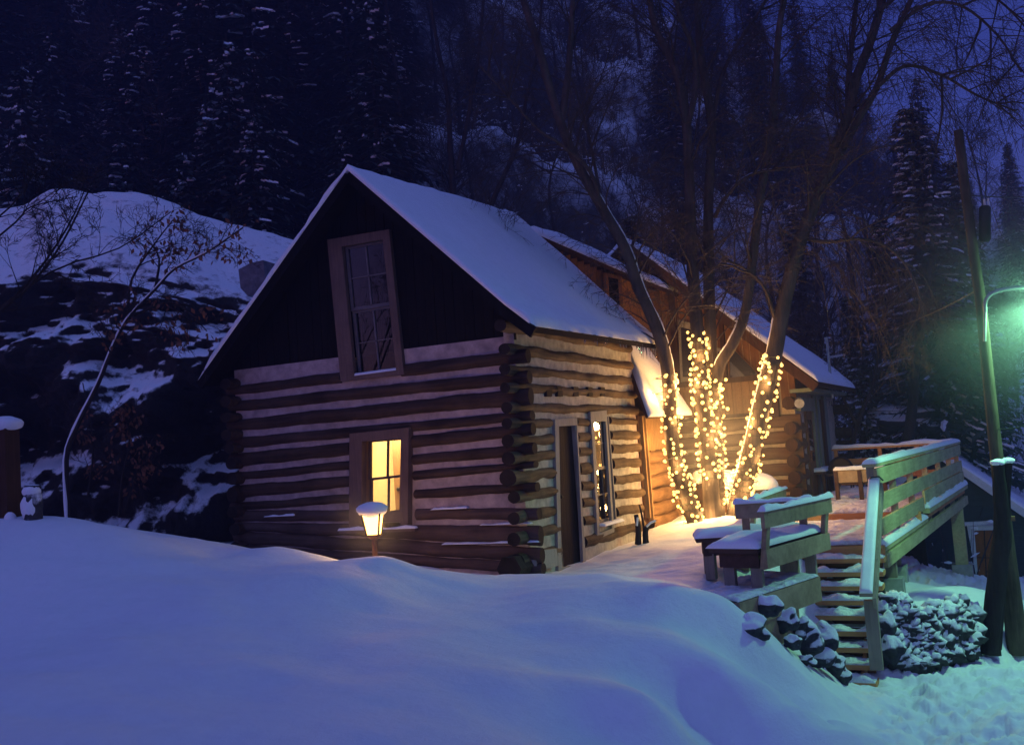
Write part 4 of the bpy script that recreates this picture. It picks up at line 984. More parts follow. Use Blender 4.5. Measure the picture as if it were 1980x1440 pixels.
# ---------------------------------------------------------------- rocks
def rock(px, py, wpx, hpx, d, lab, mat=ROCKS, grp='rocks beside the stairs', sq=None, name='rock'):
    d += .14 if name == 'rock' and d < 13 else 0
    c = dep((px, py), d); w = wpx/2*d/FPX; h = hpx/2*d/FPX
    T = MB(); T.sphere(c, 1.0, 0, 22, 15, (w, w*U(.75, 1.0), h), .55, 1.3)
    o = T.build(name, mat, None, True, loc=(c[0], c[1], c[2]-h)); o.rotation_euler = (0, 0, 0)
    return tag(o, lab, 'rock', grp)
for px, py, w, h, d, lab in [
    (1447, 1212, 84, 56, 9.9, 'large dark rock jutting from the snowbank below the platform, thick snow on it'),
    (1487, 1172, 46, 40, 10.35, 'rounded rock tucked under the left end of the platform beam'),
    (1520, 1200, 50, 44, 10.7, 'small angular rock below the platform beam'),
    (1548, 1214, 48, 40, 10.9, 'snow dusted rock right of the angular rock below the platform'),
    (1566, 1238, 52, 56, 10.9, 'dark bare faced rock in the middle of the rocks left of the stairs'),
    (1596, 1232, 46, 52, 11.2, 'snowy rock against the stair treads, highest on the right'),
    (1532, 1240, 34, 28, 10.5, 'half buried rock left of the dark bare faced one'),
    (1590, 1272, 46, 40, 11.1, 'snow covered rock under the dark bare faced one'),
    (1612, 1282, 44, 44, 11.3, 'dark rock beside the third tread from the bottom'),
    (1560, 1276, 34, 22, 10.7, 'low flat rock in the snow at the foot of the rock pile'),
    (1630, 1305, 34, 34, 11.5, 'small rock beside the lowest stair treads'),
    (1712, 1215, 40, 60, 12.3, 'upright rock leaning on the stair post from the right'),
    (1722, 1255, 44, 50, 12.2, 'snow capped rock at the foot of the stone wall next to the stairs')]:
    rock(px, py, w, h, d, lab)
def make_stone_wall():
    T = thing('stone_wall', 'rough dry stone retaining wall clad in snow right of the stairs', 'wall', (5.2, 1.2, -1.35))
    m = MB()
    for k in range(330):
        px = U(1702, 1885); top = np.interp(px, [1700, 1730, 1790, 1850, 1890], [1150, 1155, 1180, 1160, 1185]); bot = np.interp(px, [1700, 1770, 1800, 1890], [1260, 1295, 1285, 1268])
        f = U(0, 1); py = top+(bot-top)*f; d = np.interp(px, [1700, 1790, 1890], [12.75, 12.55, 12.95])-.32*f+U(-.06, .06)
        c = dep((px, py), d); r = U(.045, .13)
        m.sphere(c, r, 0, 10, 8, (U(.7, 1.3), .8, U(.6, 1.2)), .95, 1.5)
    m.build('stones', STONEW, T, True)
    m = MB(); P = [(1695, 1160), (1760, 1172), (1830, 1168), (1895, 1185)]; Q = [(1895, 1272), (1830, 1280), (1770, 1300), (1695, 1270)]
    a = [dep(p, np.interp(p[0], [1700, 1790, 1890], [12.95, 12.7, 13.1])) for p in P]; b = [dep(p, np.interp(p[0], [1700, 1790, 1890], [12.5, 12.35, 12.75])) for p in Q]
    for i in range(3): m.prism([a[i], a[i+1], b[2-i], b[3-i]], (0, .4, 0))
    m.build('core', STONEW, T)
make_stone_wall()

# ---------------------------------------------------------------- left: rock outcrop
def make_outcrop():
    topl = [(-260, 470), (-120, 425), (0, 404), (50, 400), (90, 370), (130, 362), (180, 369), (260, 377), (330, 389), (370, 408), (430, 430), (500, 447), (570, 462), (660, 520), (760, 640)]
    shl = [(-260, 640), (0, 560), (100, 540), (200, 545), (300, 560), (400, 590), (480, 620), (560, 660), (760, 760)]
    m = MB(); cols = np.arange(-260, 761, 6.0)
    tx = [p[0] for p in topl]; ty = [p[1] for p in topl]; sx_ = [p[0] for p in shl]; sy = [p[1] for p in shl]
    for x in cols:
        yt = float(np.interp(x, tx, ty)); ys_ = float(np.interp(x, sx_, sy))
        # smooth the survey outline
        yt = np.mean([np.interp(x+o, tx, ty) for o in (-14, -7, 0, 7, 14)])
        P = [dep((x, 1060), 19.0), dep((x, 960), 19.3), dep((x, ys_+120), 19.8), dep((x, ys_), 20.6), dep((x, (ys_+yt)/2), 22.6), dep((x, yt), 25.6)]
        last = P[-1]+A(FWD[0], FWD[1], 0)*2.5-A(0, 0, .9); P += [last, last+A(FWD[0], FWD[1], -2)*2]
        segl = [6, 44, 46, 30, 22, 4, 3]
        row = []
        for i, n_ in enumerate(segl):
            for k in range(n_): row.append(lerp(P[i], P[i+1], k/n_))
        row.append(P[-1]); 
        for i, p in enumerate(row):
            w = 1.0 if i < 86 else max(.06, 1-(i-86)/24)
            nn = 0.62*fn(p[0]*.8, p[2]*.9, p[1]*.8, 6)+.22*fn(p[0]*2.6, p[2]*3.4, p[1]*2.6, 5)-.30*abs(n1(p[0]*1.5, p[2]*2.1, p[1]*1.5))+.9*max(-.4, n1(p[0]*.33+5, p[2]*.45, p[1]*.33))
            stepn = .38*math.sin(p[2]*2.2+3*n1(p[0]*.5, p[1]*.5, 2))
            q = p-A(FWD[0], FWD[1], 0)*(nn+stepn)*w*1.1+A(0, 0, (.10*fn(p[0]*.8, p[1]*.8, 3, 3) if i > 110 else 0))
            m.v.append(tuple(q))
    nR = len(row)
    m.f = [(i*nR+j, (i+1)*nR+j, (i+1)*nR+j+1, i*nR+j+1) for i in range(len(cols)-1) for j in range(nR-1)]; m.m = [0]*len(m.f)
    o = m.build('rock_outcrop', OUTCROP, None, True, loc=tuple(dep((250, 1000), 20)))
    tag(o, 'huge dark rock outcrop with a smooth snow dome beside the cabin gable', 'rock outcrop')
    # overhanging block near the roof edge
    bp = [dep(p, 19.9) for p in ((461, 521), (484, 509), (509, 503), (513, 545), (496, 566), (480, 573), (465, 557))]
    bm = MB(); bm.prism(bp, A(FWD[0], FWD[1], 0)*.9+A(RGT[0], RGT[1], 0)*.25); tag(bm.build('rock', BLOCKM, None, loc=tuple(bp[5])), 'pale squared rock block jutting out just left of the cabin roof', 'rock', 'boulders on the slope')
BLOCKM = mat_rocksnow('pale_block_rock', (0.16, 0.15, 0.17), .75, .95, 2.0, .2)
make_outcrop()
for px, py, w, h, d, lab in [(1758, 712, 100, 66, 34, 'snow capped boulder in the trees above the deck railing'), (1738, 812, 150, 60, 31, 'broad snowy boulder just above the back railing of the deck'), (1690, 860, 90, 60, 33, 'low snowy boulder behind the back railing next to the lodge')]:
    rock(px, py, w, h, d, lab, BOULD if 'BOULD' in globals() else ROCKS, 'boulders on the slope', name='boulder')

# ---------------------------------------------------------------- lantern on a post
def make_lantern():
    D = 12.75; b = dep((724, 1086), D); s = D/FPX
    base = dep((723, 1034), D); g = ground_z(b[0], b[1])
    T = thing('lantern_post', 'small glowing lantern on a post with a snow cap in front of the cabin', 'lamp', (base[0], base[1], g))
    x, y, z = base[0], base[1], base[2]
    rot = math.radians(20)
    def ring(r, zz): return [A(x+r*math.cos(rot+math.pi/4+i*math.pi/2), y+r*math.sin(rot+math.pi/4+i*math.pi/2), zz) for i in range(4)]
    h = 44*s; rb, rt = .105, .165
    m = MB(); m.tube([(x, y, g-.3), (x, y, z-.03)], [.035, .035], 8); m.tube([(x, y, z-.05), (x, y, z)], [.05, .11], 8); m.build('post', LANTP, T)
    B, Tp = ring(rb, z), ring(rt, z+h)
    m = MB(); m.hexa([*B, *Tp]); m.build('glass_panes', LANTERN, T); lamp('lantern_light', (x, y, z+h*.5), (1, .50, .16), 110, .19, T)
    m = MB()
    for i in range(4): m.beam(lerp(A(x, y, z), B[i], 1.03), lerp(A(x, y, z+h), Tp[i], 1.03), .018, .018)
    for R in (B, Tp):
        for i in range(4): m.beam(lerp(A(x, y, R[0][2]), R[i], 1.04), lerp(A(x, y, R[0][2]), R[(i+1) % 4], 1.04), .018, .018)
    m.build('frame', IRON, T)
    m = MB(); m.tube([(x, y, z+h), (x, y, z+h+.10)], [.20, .04], 4); m.build('lid', IRON, T)
    m = MB(); m.sphere((x, y, z+h+.03), .205, 0, 16, 10, (1, 1, .5), .12, 1.6); o = m.build('snow_cap', SNOW, T, True)
LANTP = mat_plain('rusty_post_paint', (0.10, 0.035, 0.02), .6)
make_lantern()

# left gate post, snow capped stump and a snow lump
def make_left_posts():
    b = dep((18, 1000), 12.2); s = 12.2/FPX; z1 = dep((18, 822), 12.2)[2]; g = ground_z(b[0], b[1])
    T = thing('gate_post', 'square brown post with a snow cap at the left edge', 'post', (b[0], b[1], g))
    m = MB(); m.box(b[0]-.12, b[0]+.10, b[1]-.1, b[1]+.1, g-.3, z1); m.build('shaft', BROWND, T)
    m = MB(); m.sphere((b[0], b[1], z1+.02), .19, 0, 14, 9, (1, 1, .5), .2, 1.4); m.build('snow_cap', SNOW, T, True)
    b = dep((64, 1012), 12.0); g = ground_z(b[0], b[1]); s = 12/FPX
    T = thing('tree_stump', 'short stump plastered with snow on the crest of the snowbank', 'stump', (b[0], b[1], g))
    m = MB(); zz = [g-.2, g+.10, g+.20, g+.30, g+.36, g+.44]; m.tube([A(b[0]+U(-.01, .01), b[1], z) for z in zz], [.10, .11, .115, .10, .095, .09], 12, 0, None, .08); m.build('wood', ROCKS, T, True)
    m = MB(); m.sphere((b[0]-.01, b[1]-.03, g+.17), .115, 0, 14, 10, (1, .9, 1.5), .22, 2.2); m.sphere((b[0], b[1]-.01, g+.37), .105, 0, 14, 10, (1, 1, .75), .15, 1.6); m.build('snow_cap', SNOW, T, True)
    b = dep((20, 1004), 12.05); m = MB(); m.sphere(b, .09, 0, 14, 10, (.8, .8, 1), .1, 1.5); tag(m.build('snow_lump', SNOW, None, True, loc=b), 'round lump of snow at the foot of the square post', 'snow lump')
make_left_posts()

# ---------------------------------------------------------------- trees
def smooth_path(pts, k=4):
    pts = [A(*p) for p in pts]; P = [2*pts[0]-pts[1]]+pts+[2*pts[-1]-pts[-2]]; out = []
    for i in range(1, len(P)-2):
        for j in range(k):
            t = j/k; a, b, c, d = P[i-1], P[i], P[i+1], P[i+2]
            out.append(.5*((2*b)+(-a+c)*t+(2*a-5*b+4*c-d)*t*t+(-a+3*b-3*c+d)*t**3))
    out.append(P[-2]); return out
class Twigs:
    """many thin three-sided branches in one mesh"""
    def __init__(s): s.V = []; s.F = []; s.n = 0
    def add(s, pts, r0, r1=0.003, n=3):
        pts = np.asarray(pts, float); k = len(pts)
        t = nrm(pts[-1]-pts[0]); u = np.cross(t, (0.3, 0.5, 0.81)); u = nrm(u); w = np.cross(t, u)
        a = np.arange(n)*2*math.pi/n
        ring = np.cos(a)[:, None]*u+np.sin(a)[:, None]*w
        rr = np.linspace(r0, r1, k)
        v = pts[:, None, :]+ring[None]*rr[:, None, None]
        s.V.append(v.reshape(-1, 3)); o = s.n
        for i in range(k-1):
            for j in range(n):
                s.F.append((o+i*n+j, o+i*n+(j+1) % n, o+(i+1)*n+(j+1) % n, o+(i+1)*n+j))
        s.n += k*n
    def build(s, name, mat, parent):
        m = MB(); m.v = [tuple(x) for x in np.concatenate(s.V).tolist()]; m.f = s.F; m.m = [0]*len(s.F)
        return m.build(name, mat, parent, True)
def grow(tw, p, d, L, r, lvl, droop=.12, wig=.25, kids=(5, 4, 3), stop=3, minr=.004):
    """a branch with its own side twigs"""
    k = 6 if lvl < 2 else 4; pts = [A(*p)]; d = nrm(d)
    for i in range(k):
        d = nrm(d+A(U(-wig, wig), U(-wig, wig), U(-wig, wig)*.7-droop*(i/k)*1.4))
        pts.append(pts[-1]+d*L/k)
    r1 = max(minr*.6, r*.25); tw.add(pts, r, r1, 4 if lvl == 0 else 3)
    if lvl >= stop: return
    for c in range(kids[min(lvl, len(kids)-1)]):
        f = U(.25, .98)*k; i = min(k-1, int(f)); q = pts[i]+(pts[i+1]-pts[i])*(f-i); t = nrm(pts[i+1]-pts[i])
        sd = nrm(np.cross(t, A(U(-1, 1), U(-1, 1), U(-1, 1)))); dd = nrm(t*U(.5, 1.0)+sd*U(.5, .9)+A(0, 0, .12-droop*.6))
        grow(tw, q, dd, L*U(.38, .62), max(minr, r*(1-f/k*.7)*.5), lvl+1, droop, wig, kids, stop, minr)
def px_path(pts, d0, d1):
    n = len(pts); return [dep(p, d0+(d1-d0)*i/(n-1)) for i, p in enumerate(pts)]
def radii(n, r0, r1): return [r0+(r1-r0)*(i/(n-1))**.8 for i in range(n)]

def lit_tree(label, base, stems, branches=26, snow=None, extra=None, blen=(1.2, 2.4)):
    T = thing('tree', label, 'tree', base, 'bare trees wound with string lights')
    m = MB(); tw = Twigs(); paths = []
    for pts, d0, d1, w0, w1 in stems:
        P = smooth_path(px_path(pts, d0, d1), 4); r0, r1 = w0/2*d0/FPX, w1/2*d1/FPX
        m.tube(P, radii(len(P), r0, r1), 12, 0, None, .05); paths.append((P, r0, r1))
    m.build('trunk', BARK, T, True)
    for P, r0, r1 in paths:
        n = len(P); nb = int(branches*(n/60))
        for b in range(nb):
            f = U(.36, 1.0); i = min(n-2, int(f*(n-1))); t = nrm(P[i+1]-P[i]); sd = nrm(np.cross(t, A(U(-1, 1), U(-1, 1), U(-1, 1))))
            grow(tw, P[i], t*U(.5, .9)+sd*U(.5, 1.0)+A(0, 0, .15), U(*blen)*(1.15-.4*f), U(.012, .026), 0, .16, .22, (6, 4, 3))
    if extra: extra(tw)
    tw.build('branches', BARKT, T)
    if snow:
        m = MB()
        for pi, a, b, sgn in snow:
            P, r0, r1 = paths[pi]; n = len(P); i0, i1 = int(a*n), int(b*n); q = []
            rr = radii(n, r0, r1)
            for i in range(i0, min(i1, n-1)):
                t = nrm(P[i+1]-P[i]); upv = A(0, 0, 1)-t*t[2]; upv = nrm(upv+A(RGT[0], RGT[1], 0)*.2*sgn); q.append(P[i]+upv*rr[i]*.92)
            m.tube(q, [min(.032, rr[i0+i]*.38)*(1+.9*n1(i*.55, 3))*(.3 if i in (0, len(q)-1) else 1) for i in range(len(q))], 7)
        m.build('snow_line', SNOW, T, True)
    return paths
PL = lit_tree('single light wound trunk leaning far left over the roof, snow along its upper side', dep((1345, 1012), 18.5),
     [([(1347, 1030), (1342, 1005), (1325, 955), (1308, 900), (1297, 830), (1294, 760), (1288, 700), (1268, 630), (1236, 560), (1208, 480), (1163, 400), (1118, 320), (1085, 240), (1060, 160), (1038, 80), (1012, 0), (995, -70), (975, -160)], 18.5, 18.9, 34, 12),
      ([(1085, 240), (1098, 150), (1104, 70), (1108, 0), (1116, -90)], 18.8, 19.3, 15, 8),
      ([(1163, 400), (1140, 330), (1085, 280), (1040, 250), (985, 190), (930, 130)], 18.7, 18.2, 9, 4),
      ([(1163, 395), (1152, 330), (1132, 240), (1105, 150)], 18.7, 19.5, 8, 4)], 34, [(0, .30, .66, 1)])
PC = lit_tree('middle light wound tree rising as three stems from one foot', dep((1378, 1000), 18.7),
     [([(1378, 1010), (1374, 940), (1366, 850), (1356, 760), (1352, 690), (1345, 600), (1338, 500), (1335, 400), (1328, 250), (1318, 180), (1300, 120), (1270, 60), (1256, 0), (1248, -80)], 18.7, 18.9, 36, 10),
      ([(1386, 1010), (1386, 930), (1383, 850), (1378, 760), (1375, 690), (1372, 600), (1370, 480), (1370, 380), (1376, 250), (1362, 150), (1352, 80), (1348, 0), (1345, -80)], 18.9, 19.2, 34, 11),
      ([(1384, 735), (1395, 700), (1420, 660), (1442, 600), (1458, 480), (1470, 380), (1490, 260), (1500, 150), (1506, 60), (1516, 0), (1524, -80)], 18.8, 18.4, 24, 10),
      ([(1328, 250), (1345, 170), (1342, 100), (1322, 50), (1305, 0), (1290, -60)], 18.8, 18.5, 13, 7),
      ([(1376, 250), (1395, 150), (1430, 80), (1470, 20), (1500, -40)], 19.1, 19.6, 9, 5),
      ([(1382, 420), (1398, 390), (1430, 352), (1470, 332), (1520, 328)], 19.0, 18.3, 9, 4)], 34, [(2, .05, .3, 1), (5, .1, .95, 1), (1, .1, .34, -1)])
def right_extra(tw):
    # long weeping shoots on the right side
    for s0, e0, d, n in (((1690, 165), (1960, 200), 18.4, 9), ((1705, 40), (1990, 60), 18.6, 8), ((1650, 240), (1900, 330), 18.9, 7), ((1560, 470), (1760, 520), 18.6, 22), ((1540, 480), (1700, 640), 18.2, 16), ((1700, 0), (1900, -30), 18.5, 6)):
        for k in range(n):
            f = U(.05, 1); a = lerp(A(*s0), A(*e0), f*U(.5, 1.0)); dd = d+U(-.9, .9)
            a = a+A(U(-20, 20), U(-30, 30)-60*math.sin(math.pi*min(1, f)))
            L = U(80, 230); sw = U(20, 150)
            pts = [dep((a[0]+sw*t+U(-4, 4), a[1]+L*(t**1.5)-25*math.sin(math.pi*t)), dd) for t in np.linspace(0, 1, 7)]
            tw.add(pts, U(.008, .014), .003)
            for q in range(4):
                i = random.randint(1, 5); b = pts[i]
                grow(tw, b, nrm(A(U(-1, 1), U(-1, 1), -.7)), U(.25, .6), .005, 2, .5, .3, (3, 3, 2), 3)
PR = lit_tree('right of the light wound trees, thick trunk leaning right with long weeping branches', dep((1432, 985), 18.9),
     [([(1424, 1000), (1434, 950), (1447, 900), (1465, 820), (1484, 740), (1498, 680), (1513, 600), (1532, 520), (1556, 440), (1585, 370), (1610, 300), (1640, 220), (1656, 150), (1680, 90), (1706, 0), (1718, -80)], 18.9, 18.5, 42, 14),
      ([(1585, 370), (1622, 300), (1660, 230), (1695, 170), (1722, 90), (1762, 0), (1790, -60)], 18.6, 18.2, 18, 9),
      ([(1640, 215), (1640, 160), (1648, 80), (1656, 0), (1660, -70)], 18.6, 19.2, 12, 8),
      ([(1695, 170), (1750, 128), (1820, 145), (1890, 185), (1965, 215)], 18.3, 17.8, 9, 3),
      ([(1722, 60), (1790, 10), (1860, 12), (1930, 70), (1975, 140)], 18.2, 17.6, 9, 3),
      ([(1556, 460), (1600, 468), (1660, 462), (1720, 480), (1768, 540), (1790, 620)], 18.7, 17.9, 9, 3),
      ([(1700, 20), (1770, -30), (1850, -40), (1930, 0), (1990, 60)], 18.4, 19.2, 10, 3),
      ([(1505, 640), (1480, 560), (1440, 520), (1400, 500)], 18.8, 18.4, 8, 3)], 36, [(0, .02, .42, -1)], right_extra)

# ---------------------------------------------------------------- strings of lights
GLOW = (1.0, 0.53, 0.17)
def string_lights(label, path, y0, y1, n, watts, seed):
    """bulbs wound round a stem between two heights of the stem (fractions of its points)"""
    rnd = random.Random(seed); P, r0, r1 = path; N = len(P); rr = radii(N, r0, r1)
    zs = [p[2] for p in P]
    T = thing('string_lights', label, 'string lights', P[int(y0*N)], 'strings of warm bulbs wound on the trunks')
    cord = []; m_all = []
    turns = n/4.6; a = rnd.uniform(0, 6)
    for k in range(n):
        f = (y0+(y1-y0)*(k+rnd.uniform(-.6, .6))/n)*(N-1); f = min(N-1.01, max(0, f)); i = int(f)
        c = P[i]+(P[i+1]-P[i])*(f-i); t = nrm(P[i+1]-P[i]); u = nrm(np.cross(t, A(.2, .9, .1))); w = np.cross(t, u)
        a += 2*math.pi/4.6*rnd.uniform(.75, 1.25)
        rad = rr[i]+rnd.uniform(.025, .06)+(rnd.uniform(.04, .12) if rnd.random() < .14 else 0)
        q = c+(u*math.cos(a)+w*math.sin(a))*rad; cord.append(q)
        m = MB(); m.sphere(q, .030*rnd.uniform(.75, 1.2), 0, 8, 6); b = m.build('bulb', BULB, T, True)
    m = MB()
    for k in range(int(n*.75)):
        f = (y0+(y1-y0)*rnd.random())*(N-1); f = min(N-1.01, max(0, f)); i = int(f); c = P[i]+(P[i+1]-P[i])*(f-i); t = nrm(P[i+1]-P[i]); u = nrm(np.cross(t, A(.2, .9, .1))); w = np.cross(t, u); a2 = rnd.uniform(0, 6.28)
        m.sphere(c+(u*math.cos(a2)+w*math.sin(a2))*(rr[i]+rnd.uniform(.02, .07)), .028*rnd.uniform(.7, 1.2), 0, 8, 6)
    b = m.build('further_bulbs', BULB, T, True); b['kind'] = 'stuff'
    m = MB(); cp = smooth_path(cord, 2); m.tube(cp, [.008]*len(cp), 4); m.build('cord', CORD, T)
    for k in range(13):
        f = (y0+(y1-y0)*(k+.5)/13)*(N-1); i = int(f); ang = k*2.3+seed
        t = nrm(P[i+1]-P[i]); u = nrm(np.cross(t, A(.2, .9, .1))); w = np.cross(t, u)
        lamp('string_glow', P[i]+(u*math.cos(ang)+w*math.sin(ang))*(rr[i]+.13), GLOW, watts/13, .07, T)
WS = 230
string_lights('bulb string spiralling up the left leaning trunk', PL[0], .03, .332, 96, WS, 1)
string_lights('bulb string on the left stem of the middle tree, reaching highest', PC[0], .09, .352, 99, WS, 2)
string_lights('bulb string on the right stem of the middle tree', PC[1], .04, .295, 98, WS, 3)
string_lights('bulb string wound up the thick right trunk', PR[0], .03, .325, 98, WS, 4)

# ---------------------------------------------------------------- conifers
def make_conifer(seed, H, R, name, label, loc, grp, dens=1.0, snow=.5):
    rnd = np.random.default_rng(seed)
    T = thing(name, label, 'tree', loc, grp); x0, y0, z0 = loc
    m = MB(); m.tube([(x0, y0, z0-.8), (x0, y0, z0+H*.5), (x0+rnd.uniform(-.1, .1), y0, z0+H)], [H*.016, H*.010, .01], 7); m.build('trunk', BARKD, T, True)
    V = []; SV = []
    z = .08*H
    while z < H*.985:
        fr = 1-z/H; L0 = R*(fr**.75)*(1 if fr < .85 else .8)
        nb = max(4, int((5+6*fr)*dens)); az0 = rnd.uniform(0, 6.28)
        for b in range(nb):
            az = az0+6.283*b/nb+rnd.uniform(-.35, .35); L = L0*rnd.uniform(.6, 1.12)+.12
            dirh = A(math.cos(az), math.sin(az), 0); sdh = A(-dirh[1], dirh[0], 0)
            sl = rnd.uniform(-.42, -.12)+.45*(z/H)**2; nk = max(2, int(L/.30))
            snowy = mnoise.noise(Vector((math.cos(az)*1.1+seed, math.sin(az)*1.1, z*.55)))+rnd.uniform(-.25, .25) > .62-snow
            for k in range(nk):
                t = (k+rnd.uniform(.2, .8))/nk; p = A(x0, y0, z0+z+rnd.uniform(-.1, .1))+dirh*L*t+A(0, 0, sl*L*t-.10*L*t*t)
                w = (.16+.22*(1-t)*min(1, L))*rnd.uniform(.7, 1.3); ln = rnd.uniform(.30, .55)*min(1.3, .5+L*.4)
                for sgn in (-1, 0, 1):
                    d = nrm(dirh*(.6 if sgn else 1)+sdh*sgn*.9+A(0, 0, rnd.uniform(-.55, -.05))); s_ = nrm(np.cross(d, A(0, 0, 1)))
                    mid = p+d*ln*.55-A(0, 0, .02)
                    q = [p, mid+s_*w*.38, p+d*ln-A(0, 0, rnd.uniform(.02, .10)), mid-s_*w*.38]
                    V.append(q)
            if snowy:
                t0 = rnd.uniform(.15, .5); t1 = rnd.uniform(.75, 1.0); ks = 5; w2 = rnd.uniform(.05, .16)*min(1, .4+L*.5)
                for k in range(ks):
                    if rnd.random() < .18: continue
                    ta, tb = t0+(t1-t0)*k/ks, t0+(t1-t0)*(k+1)/ks
                    fa = lambda t: A(x0, y0, z0+z+.06)+dirh*L*t+A(0, 0, sl*L*t-.10*L*t*t)+sdh*.10*math.sin(t*7+az)
                    pa, pb = fa(ta), fa(tb); wa = w2*(1.25-t0-ta*.6)*rnd.uniform(.6, 1.3); wb = wa*(.15 if k in (1, 4) else rnd.uniform(.6, 1.2)); wa = wa*(.15 if k in (0, 2) else 1); pb = pb+A(0, 0, rnd.uniform(-.04, .02)); dz = A(0, 0, -.06)
                    SV.append([pa, pb, pb+sdh*wb+dz, pa+sdh*wa+dz]); SV.append([pa, pa-sdh*wa+dz, pb-sdh*wb+dz, pb])
        z += max(.10, .030*H*(.5+.6*fr))*1.0
    def quads(L_):
        mm = MB(); mm.v = [tuple(v) for q in L_ for v in q]; mm.f = [(4*i, 4*i+1, 4*i+2, 4*i+3) for i in range(len(L_))]; mm.m = [0]*len(L_); return mm
    mm = quads(V+SV); mm.m = [0]*len(V)+[1]*len(SV); mm.build('crown', [NEEDLE, SNOW], T)
    return T
C0 = (0., 0., 0.)
G_CON = 'conifers of the forest on the slope'
LAB_N = 'dark snow flecked conifer in the dense forest above the rock outcrop'
LAB_H = 'conifer growing on the snowy hillside behind the cabin and lodge'
LAB_R = 'faint conifer far off on the right slope behind the street lamp'
protos = []
for i, (H, R) in enumerate(((12, 2.5), (14, 2.7), (9, 2.1), (11, 1.9), (7, 1.8))):
    protos.append((make_conifer(20+i, H, R, 'conifer', LAB_N, C0, G_CON, 1.0, .37), H))
used_p = set()
def plant(s, t, lab, kind=None, zoff=-.3, sc=None, H=None):
    k = random.randrange(5) if kind is None else kind; T, H0 = protos[k]
    x, y = st(s, t); z = max(hill_z(s, t), -2.5) if s > 26 else ground_z(x, y)
    f = (H/H0) if H else (sc or U(.75, 1.2))
    if k not in used_p:
        used_p.add(k); T.location = (x, y, z+zoff); T.rotation_euler = (0, 0, U(0, 6)); T.scale = (f, f, f*U(.95, 1.1)); T['label'] = lab
    else: copy_tree(T, (x, y, z+zoff), U(0, 6.28), f, lab)
rs = random.getstate(); random.seed(99)
for i in range(96):
    s = U(28, 52); px = U(-160, 840)
    if U(0, 1) < .35: px = U(380, 720)
    if 100 < px < 190 and U(0, 1) < .7: continue
    plant(s, (px-990)/FPX*s, LAB_N)
for i in range(118):
    s = U(40, 92); px = U(-200, 1560)
    if 820 < px < 1330 and U(0, 1) < .45: continue
    plant(s, (px-990)/FPX*s, LAB_H, sc=U(.45, .85))
for i in range(34):
    s = U(60, 88); px = U(1540, 2080); plant(s, (px-990)/FPX*s, LAB_R, sc=U(.5, .9))
random.setstate(rs)
def plant_at(px, ytop, s, R, lab, seed, dens=1.3, snow=.6):
    t = (px-990)/FPX*s; x, y = st(s, t); g = min(hill_z(s, t), 1.0) if s > 26 else ground_z(x, y); top = dep((px, ytop), s)[2]
    make_conifer(seed, top-g, R, 'conifer', lab, (x, y, g), 'tall conifers behind the deck', dens, snow)
plant_at(1806, 172, 31, 2.9, 'tallest snow tipped conifer, behind the utility pole', 51, 1.9, .75)
plant_at(1882, 282, 33, 1.9, 'slim conifer half hidden by the utility pole', 52, 1.8)
plant_at(1728, 400, 35, 2.2, 'broad conifer left of the tallest one', 53, 1.7, .6)
plant_at(1245, 395, 34, 1.7, 'small snowy conifer showing over the lodge roof ridge', 54, 1.3, .7)
plant_at(1655, 560, 31, 1.1, 'small snow flecked conifer right of the lodge roof', 55, 1.2, .8)
plant_at(1560, 380, 40, 2.0, 'conifer seen through the right light wound tree', 56, 1.2, .5)

# ---------------------------------------------------------------- other bare trees
def bare_tree(label, stems, branches, grp=None, mat=BARKD, kids=(5, 4, 3), name='bare_tree', blen=(1.0, 2.2), f0=.3, snow=None, leaves=0, droop=.08, tmat=None):
    P0 = dep(stems[0][0][0], stems[0][1])
    T = thing(name, label, 'tree', P0, grp); m = MB(); tw = Twigs(); ends = []
    sn = MB()
    for pts, d0, d1, w0, w1 in stems:
        P = smooth_path(px_path(pts, d0, d1), 3); r0, r1 = w0/2*d0/FPX, w1/2*d1/FPX; rr = radii(len(P), r0, r1)
        m.tube(P, rr, 8, 0, None, .06); n = len(P)
        if snow and not sn.v:
            q = [P[i]+nrm(A(0, 0, 1)-nrm(P[i+1]-P[i])*nrm(P[i+1]-P[i])[2]-A(FWD[0], FWD[1], 0)*.3)*rr[i]*.9 for i in range(n-1)]
            sn.tube(q, [snow*(1+.9*n1(i*.7, 5))*(1-.6*i/n) for i in range(len(q))], 6)
        for b in range(int(branches*n/20)):
            f = U(f0, 1); i = min(n-2, int(f*(n-1))); t = nrm(P[i+1]-P[i]); sd = nrm(np.cross(t, A(U(-1, 1), U(-1, 1), U(-1, 1))))
            e = P[i]; dd = t*U(.5, .9)+sd*U(.5, 1)+A(0, 0, .1); L = U(*blen)*(1.1-.5*f)
            grow(tw, e, dd, L, min(rr[i]*.6, U(.008, .02)), 0, droop, .2, kids); ends.append((e, nrm(dd), L))
    m.build('trunk', mat, T, True)
    if tw.n: tw.build('branches', tmat or mat, T)
    if snow: sn.build('snow_line', SNOW, T, True)
    if leaves:
        mm = MB()
        for k in range(leaves):
            e, d, L = random.choice(ends); c = e+d*L*U(.3, .9)+A(U(-.12, .12), U(-.12, .12), U(-.15, .08)); a = nrm(A(U(-1, 1), U(-1, 1), -U(.3, 1.5))); s_ = nrm(np.cross(a, A(U(-1, 1), U(-1, 1), 0.2))); l = U(.07, .13)
            mm.add([c, c+a*l*.5+s_*l*.26, c+a*l, c+a*l*.5-s_*l*.26], [(0, 1, 2, 3)])
        mm.build('dry_leaves', LEAF, T)
    return T
G_B = 'bare trees on the slope behind the cabin'
